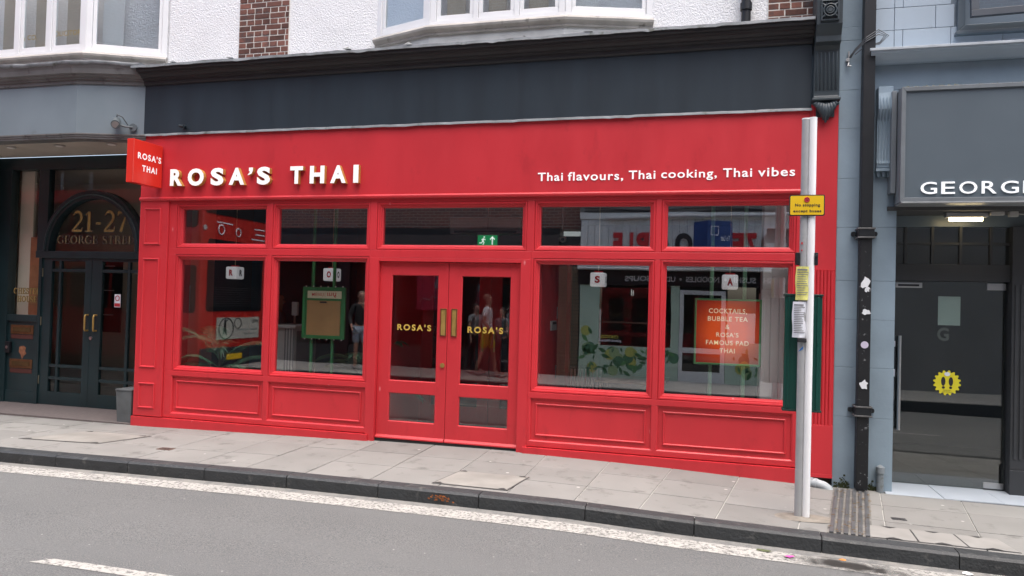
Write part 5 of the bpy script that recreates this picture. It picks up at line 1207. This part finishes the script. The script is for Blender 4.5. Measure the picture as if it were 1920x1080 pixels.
# dark shopfronts further left, brick storeys above
ob = thing('opposite_terrace', (-12, OY, GZ), 'long brick terrace with dark shopfronts across the street', 'building')
bx('dark_front', mat('dark_shopfront', (.018, .018, .02), .5), ob, -40, -3.72, OY-.6, OY-.1, GZ, 3.6, 0)
for i in range(30): bx('shutter_slat', mat('brown_slat', (.16, .12, .08), .6), ob, -3.70, -3.19, OY-.08, OY-.03, GZ+.09*i, GZ+.09*i+.075, .004)
bx('shutter_back', DINT, ob, -3.72, -3.18, OY-.3, OY-.09, GZ, 3.4, 0)
for i in range(14):
    x = -4.6-2.5*i
    bx('shop_pilaster', mat('maroon_pilaster', (.035, .012, .014), .5), ob, x-.18, x+.18, OY-.1, OY, GZ, 3.4, .004)
    bx('stallriser', DINT, ob, x-2.3, x-.19, OY-.099, OY-.02, GZ, .45, .004); bx('shop_pane', MIRRORISH, ob, x-2.3, x-.19, OY-.06, OY-.054, .45, 2.7, 0)
bx('long_fascia', mat('dull_fascia', (.06, .05, .05), .5), ob, -40, -3.72, OY-.1, OY+.08, 2.7, 3.4, .004)
bx('brick_storeys', FARBRICK, ob, -40, 22, OY-.9, OY-.35, 3.6, 11.2, 0)
bx('ground_wall', mat('grey_far_wall', (.22, .22, .21), .8), ob, 3.32, 22, OY-.4, OY, GZ, 3.9, 0)
for i in range(13):
    x = -24+3.4*i
    wfm = obj('upper_window', MB().frame(x-.65, x+.65, 4.9, 6.6, .1, OY-.30, OY-.40), WHITEP, ob); obj('pane', MB().box(x-.55, x+.55, OY-.352, OY-.348, 5.0, 6.5), GLASSU, wfm); bx('glazing_bar', WHITEP, wfm, x-.55, x+.55, OY-.347, OY-.32, 5.72, 5.78, 0)
    bx('window_head', mat('buff_stone', (.38, .33, .25), .8), wfm, x-.8, x+.8, OY-.3495, OY-.27, 6.61, 6.85, .01)
bn = bx('hanging_banner', mat('magenta_banner', (.33, .02, .06), .6, .2, 2), None, -7.45, -6.55, OY+.02, OY+.05, 1.45, 2.55, .003); tag(bn, 'magenta fabric banner hanging on the dark shopfront across the street', 'banner')
obj('banner_figure', MB().prism([(-6.9, 2.35), (-6.84, 2.4), (-6.8, 2.33), (-6.82, 2.2), (-6.76, 2.1), (-6.84, 2.0), (-6.95, 2.03), (-6.97, 2.15), (-6.9, 2.25)], 'y', OY+.0505, OY+.052), mat('banner_grey', (.3, .25, .28), .6), bn)
obj('banner_scroll', MB().tube([(-6.65-.09*i, OY+.055, 1.85+.05*math.sin(i*2.1)-.02*i) for i in range(9)], .012, 5), MATS['banner_grey'], bn)

# the bus waiting in the far lane, seen in the left window
bus = thing('double_decker_bus', (-15.3, -5.95, -.2), 'red double-decker bus standing in the far lane', 'bus')
BX = -10.3; by0, by1 = -7.2, -4.72
mb = MB(); mb.prism([(by0+.1, .12), (by1-.1, .12), (by1-.02, .4), (by1, .7), (by1, 3.0), (by1-.05, 3.9), (by1-.22, 4.18), (by1-.4, 4.25), (by0+.4, 4.25), (by0+.22, 4.18), (by0+.05, 3.9), (by0, 3.0), (by0, .7), (by0+.02, .4)], 'x', BX-10.4, BX)
bd = obj('body', mb, BUSR, bus, .06)
BG = mat('bus_black_glass', (.012, .014, .017), .12)
def rear(nm, y0, y1, z0, z1, m, th=.012, r=.06): return obj(nm, MB().prism(rrect(y0, y1, z0, z1, r), 'x', BX+.001, BX+th), m, bus)
rear('upper_rear_window', by0+.12, by1-.12, 3.42, 4.02, BG); rw = rear('lower_rear_panel', by0+.30, by1-.22, 1.34, 2.88, BG)
for k in range(9): obj('grille_line', MB().box(BX+.0125, BX+.015, by0+.3, by1-.3, 1.45+.05*k, 1.457+.05*k), mat('grille_grey', (.05, .05, .055), .5), rw)
ad = rear('advert_panel', -6.82, -5.30, .72, 1.20, mat('advert_pale', (.5, .5, .44), .5), .016, .01)
obj('advert_ring', MB().tube([(BX+.018, -5.62+.24*math.cos(a*.3), 0.96+.23*math.sin(a*.3)) for a in range(22)], .012, 6).tube([(BX+.018, -6.02+.12*math.cos(a*.3), 1.07+.12*math.sin(a*.3)) for a in range(22)], .01, 6), INK, ad)
obj('advert_figure', MB().prism([(-5.66, .78), (-5.63, .98), (-5.62, 1.1), (-5.70, 1.16), (-5.60, 1.13), (-5.57, 1.17), (-5.55, 1.12), (-5.54, .98), (-5.52, .78), (-5.57, .9)], 'x', BX+.017, BX+.019), INK, ad)
text('advert_words', 'PYE', (BX+.016, -6.76, 1.06), (0, 1, 0), .2, .08, .002, INK, ad, .03)
for k, s_ in enumerate(('Happiness starts at home', 'find yours today')): text('advert_words', s_, (BX+.016, -6.74, .89-.1*k), (0, 1, 0), .74 if not k else .5, .055, .002, mat('advert_blue', (.05, .12, .14), .5), ad)
rear('bumper', by0+.06, by1-.06, .14, .55, mat('bus_grey_bumper', (.03, .035, .045), .4), .05, .04)
pl2 = rear('number_plate', -6.15, -5.62, .28, .40, YEL, .058, .01)
for s_ in (by0+.10, by1-.10):
    obj('tail_lamp', MB().cyl((BX, s_, 3.10), (1, 0, 0), .055, .014, 14), mat('lamp_lens_white', (.5, .5, .5), .2), bus); obj('tail_lamp', MB().cyl((BX, s_, .95), (1, 0, 0), .05, .014, 14), mat('lamp_lens_red', (.4, .02, .01), .2), bus)
for y_, r_ in ((-5.35, .10), (-5.95, .09)): obj('round_emblem', MB().tube([(BX+.006, y_+r_*math.cos(a*.3), 3.1+r_*math.sin(a*.3)) for a in range(22)], .014, 6), PAPERW, bus)
for y_, z_, w_ in ((-5.75, 3.24, .55), (-6.95, 3.22, .4), (-6.95, 3.10, .35), (-6.95, 2.98, .5)): obj('white_slogan', MB().box(BX+.001, BX+.004, y_, y_+w_, z_, z_+.03), PAPERW, bus)
for k in range(8): obj('side_window', MB().prism(rrect(BX-1.25*(k+1), BX-1.25*k-.1, 3.1, 3.85, .06), 'y', by1-.02, by1+.012), BG, bus); obj('side_window', MB().prism(rrect(BX-1.25*(k+1), BX-1.25*k-.1, 1.3, 2.3, .06), 'y', by1-.02, by1+.012), BG, bus)
for x in (BX-2.3, BX-8.2):
    for y_ in (by0+.02, by1-.28): 
        wh = obj('wheel', MB().cyl((x, y_, .28), (0, 1, 0), .48, .27, 24), mat('tyre', (.02, .02, .02), .8), bus); obj('rim', MB().cyl((x, y_-.005, .28), (0, 1, 0), .26, .28, 18), ALU, wh)

# ------------------------------------------------------------------ people
SKIN = [mat('skin_a', (.42, .23, .16), .55), mat('skin_b', (.45, .27, .20), .55)]
def skinobj(name, verts, edges, radii, root, m, parent, sub=2):
    me = bpy.data.meshes.new(name); me.from_pydata([tuple(v) for v in verts], edges, []); me.materials.append(m)
    o = bpy.data.objects.new(name, me); col.objects.link(o); o.parent = parent
    sk = o.modifiers.new('skin', 'SKIN'); sk.use_smooth_shade = True
    for i, r_ in enumerate(radii):
        d = me.skin_vertices[0].data[i]; d.radius = r_ if isinstance(r_, tuple) else (r_, r_); d.use_root = (i == root)
    s_ = o.modifiers.new('sub', 'SUBSURF'); s_.levels = sub; s_.render_levels = sub
    return o
def person(loc, heading, height, label, top, bottom, hair, skin=0, sleeve='short', legs='short', arms=None, stride=.12, shoes=None, hairlen=0):
    p = thing('person', loc, label, 'person'); p.rotation_euler = (0, 0, heading); k = height/1.75; p.scale = (k, k, k)
    A_ = arms or ((.25, .05, 1.16, .27, .12, .92), (-.25, .05, 1.16, -.27, .12, .92))
    V, E, Rd = [], [], []
    def v(pt, r_, par=None):
        V.append(Vector(pt)); Rd.append(r_); i = len(V)-1
        if par is not None: E.append((par, i))
        return i
    pe = v((0, 0, .96), (.125, .10)); sp_ = v((0, .005, 1.12), (.115, .09), pe); ch = v((0, .0, 1.32), (.135, .095), sp_); nk0 = v((0, -.005, 1.45), (.07, .065), ch)
    nk = v((0, .005, 1.51), .052, nk0); h1 = v((0, .02, 1.58), (.062, .072), nk); h2 = v((0, .015, 1.66), (.072, .088), h1); h3 = v((0, .005, 1.725), (.055, .065), h2)
    sh_e = []
    for s_, a in ((1, A_[0]), (-1, A_[1])):
        s0 = v((s_*.165, -.005, 1.415), .056, nk0); el = v(a[:3], .038, s0); wr = v(a[3:6], .026, el)
        dirn = (Vector(a[3:6])-Vector(a[:3])).normalized(); side = Vector((0, 1, 0)) if abs(dirn.y) < .8 else Vector((0, 0, 1))
        pm_ = v(Vector(a[3:6])+dirn*.06, (.028, .018), wr); sh_e.append((V[s0], V[el], V[wr]))
        for f, (off, ln) in enumerate(((-.03, .07), (-.011, .08), (.009, .076), (.027, .06))):
            b = v(V[pm_]+dirn*.04+side*off, .009, pm_); v(V[b]+dirn*ln*.6+Vector((0, .01, -.004)), .008, b)
        t0 = v(V[wr]+dirn*.03+side*.03, .010, wr); v(V[t0]+dirn*.04+side*.014, .009, t0)
    lg = []
    for s_ in (1, -1):
        st_ = stride*s_
        hp = v((s_*.085, 0, .90), .082, pe); kn = v((s_*.095, st_*.55+.03, .50), .056, hp); an = v((s_*.10, st_-.02, .085), .036, kn); to = v((s_*.115, st_+.13, .035), .032, an); lg.append((V[hp], V[kn], V[an], V[to]))
    skinobj('body', V, E, Rd, 0, SKIN[skin], p)
    # clothing shells
    tv = [V[pe]+Vector((0, 0, -.03)), V[sp_], V[ch], V[nk0]+Vector((0, 0, -.015))]; te = [(0, 1), (1, 2), (2, 3)]; tr_ = [(.15, .125), (.14, .115), (.155, .118), (.085, .078)]
    for s_, el, wr in sh_e:
        b = len(tv); tv += [s_+Vector((0, 0, .002)), s_.lerp(el, .62)]; te += [(3, b), (b, b+1)]; tr_ += [.070, .060]
        if sleeve == 'long': tv += [el, el.lerp(wr, .9)]; te += [(b+1, b+2), (b+2, b+3)]; tr_ += [.055, .042]
    skinobj('shirt', tv, te, tr_, 0, top, p)
    bv = [V[pe]+Vector((0, 0, .02)), ]; be = []; br = [(.142, .118)]
    for hp, kn, an, to in lg:
        b = len(bv); bv += [hp, hp.lerp(kn, .85)]; be += [(0, b), (b, b+1)]; br += [.105, .088]
        if legs == 'long': bv += [kn, an+Vector((0, 0, .02))]; be += [(b+1, b+2), (b+2, b+3)]; br += [.072, .058]
    skinobj('trousers' if legs == 'long' else 'shorts', bv, be, br, 0, bottom, p)
    shm = shoes or MATS.get('shoe') or mat('shoe', (.4, .38, .36), .6)
    for hp, kn, an, to in lg: skinobj('shoe', [an+Vector((0, -.045, -.035)), an+Vector((0, .02, -.04)), to+Vector((0, .02, .0))], [(0, 1), (1, 2)], [(.042, .045), (.045, .048), (.045, .032)], 0, shm, p, 1)
    hv = [(0, -.015, 1.735), (0, -.055, 1.68)]; hr = [(.072, .05), (.068, .06)]
    if hairlen: hv.append((0, -.07, 1.68-hairlen)); hr.append((.075, .05))
    fo = obj('hair', MB().tube([(0, -.018-.02*(1-i/7), 1.64+.122*i/7) for i in range(8)]+[(0, -.018, 1.772)], [.074, .084, .088, .088, .084, .075, .058, .034, .004], 14), hair, None, 0, True, org=(0, 0, 0)); fo.parent = p
    if hairlen: skinobj('long_hair', hv[1:], [(0, 1)], hr[1:], 0, hair, p)
    ft = MB()
    for s_ in (-1, 1): ft.tube([(s_*.028, .088, 1.645), (s_*.028, .098, 1.645)], [.011, .006], 8)
    fo = obj('eyes', ft, INK, None, org=(0, 0, 0)); fo.parent = p
    fo = obj('nose', MB().tube([(0, .085, 1.645), (0, .108, 1.61), (0, .085, 1.60)], [.008, .014, .012], 8), SKIN[skin], None, 0, True, org=(0, 0, 0)); fo.parent = p
    fo = obj('mouth', MB().tube([(-.02, .086, 1.565), (0, .094, 1.562), (.02, .086, 1.565)], .006, 6), mat('lips', (.30, .10, .09), .5), None, 0, True, org=(0, 0, 0)); fo.parent = p
    for s_ in (-1, 1):
        fo = obj('ear', MB().tube([(s_*.078, .0, 1.66), (s_*.086, -.004, 1.64), (s_*.078, 0, 1.615)], [.01, .016, .009], 8), SKIN[skin], None, 0, True, org=(0, 0, 0)); fo.parent = p
    return p
WT = mat('white_tshirt', (.88, .88, .88), .8); YS = mat('mustard_shorts', (.75, .42, .03), .8); DJ = mat('dark_jacket', (.02, .018, .018), .8); DEN = mat('light_denim', (.30, .36, .42), .8); GT = mat('grey_tshirt', (.16, .16, .17), .8); DKT = mat('dark_trousers', (.02, .022, .03), .8); HB = mat('dark_hair', (.03, .02, .014), .6); HG = mat('cropped_hair', (.16, .10, .07), .6)
FZ = -.055
pc = person((-5.22, -8.62, FZ), R(-95), 1.93, 'person in white T-shirt and mustard shorts walking on the far pavement', WT, YS, HG, 0, arms=((.22, -.08, 1.14, .19, .12, .95), (-.24, -.04, 1.15, -.22, .16, .98)), stride=.2)
gl_ = obj('sunglasses', MB().box(-.065, -.008, .092, .104, 1.628, 1.662).box(.008, .065, .092, .104, 1.628, 1.662).box(-.08, .08, .088, .096, 1.65, 1.66), INK, None, 0, org=(0, 0, 0)); gl_.parent = pc
pb = person((-4.80, -8.45, FZ), R(20), 1.62, 'young person in grey T-shirt holding a drink on the far pavement', GT, DKT, HB, 1, legs='long', arms=((.22, .06, 1.14, .16, .26, 1.16), (-.24, .0, 1.15, -.25, .06, .90)), stride=.05)
tag(obj('drink_cup', MB().tube([(-4.98, -8.13, 1.02), (-4.98, -8.13, 1.16)], [.028, .038], 14).cyl((-4.98, -8.13, 1.16), (0, 0, 1), .04, .008, 14).cyl((-4.975, -8.13, 1.165), (.15, 0, 1), .005, .1, 6), PAPERW), 'white paper cup with straw held by the young person', 'cup')
person((-5.62, -8.95, FZ), R(-60), 1.70, 'person in grey top standing behind the one in mustard shorts', mat('pale_grey_top', (.30, .31, .33), .8), DKT, HB, 1, legs='long', hairlen=.2)
person((-8.42, -8.35, FZ), R(-25), 1.93, 'smiling person in dark jacket and denim shorts on the far pavement', DJ, DEN, HG, 0, sleeve='long', arms=((.24, .10, 1.15, .06, .24, 1.40), (-.25, .04, 1.15, -.20, .18, .98)), stride=.1)
person((-6.70, 2.15, -.05), R(-75), 1.80, 'person in light denim jacket standing behind the white counter', DEN, DKT, HB, 0, sleeve='long', legs='long', stride=.02)
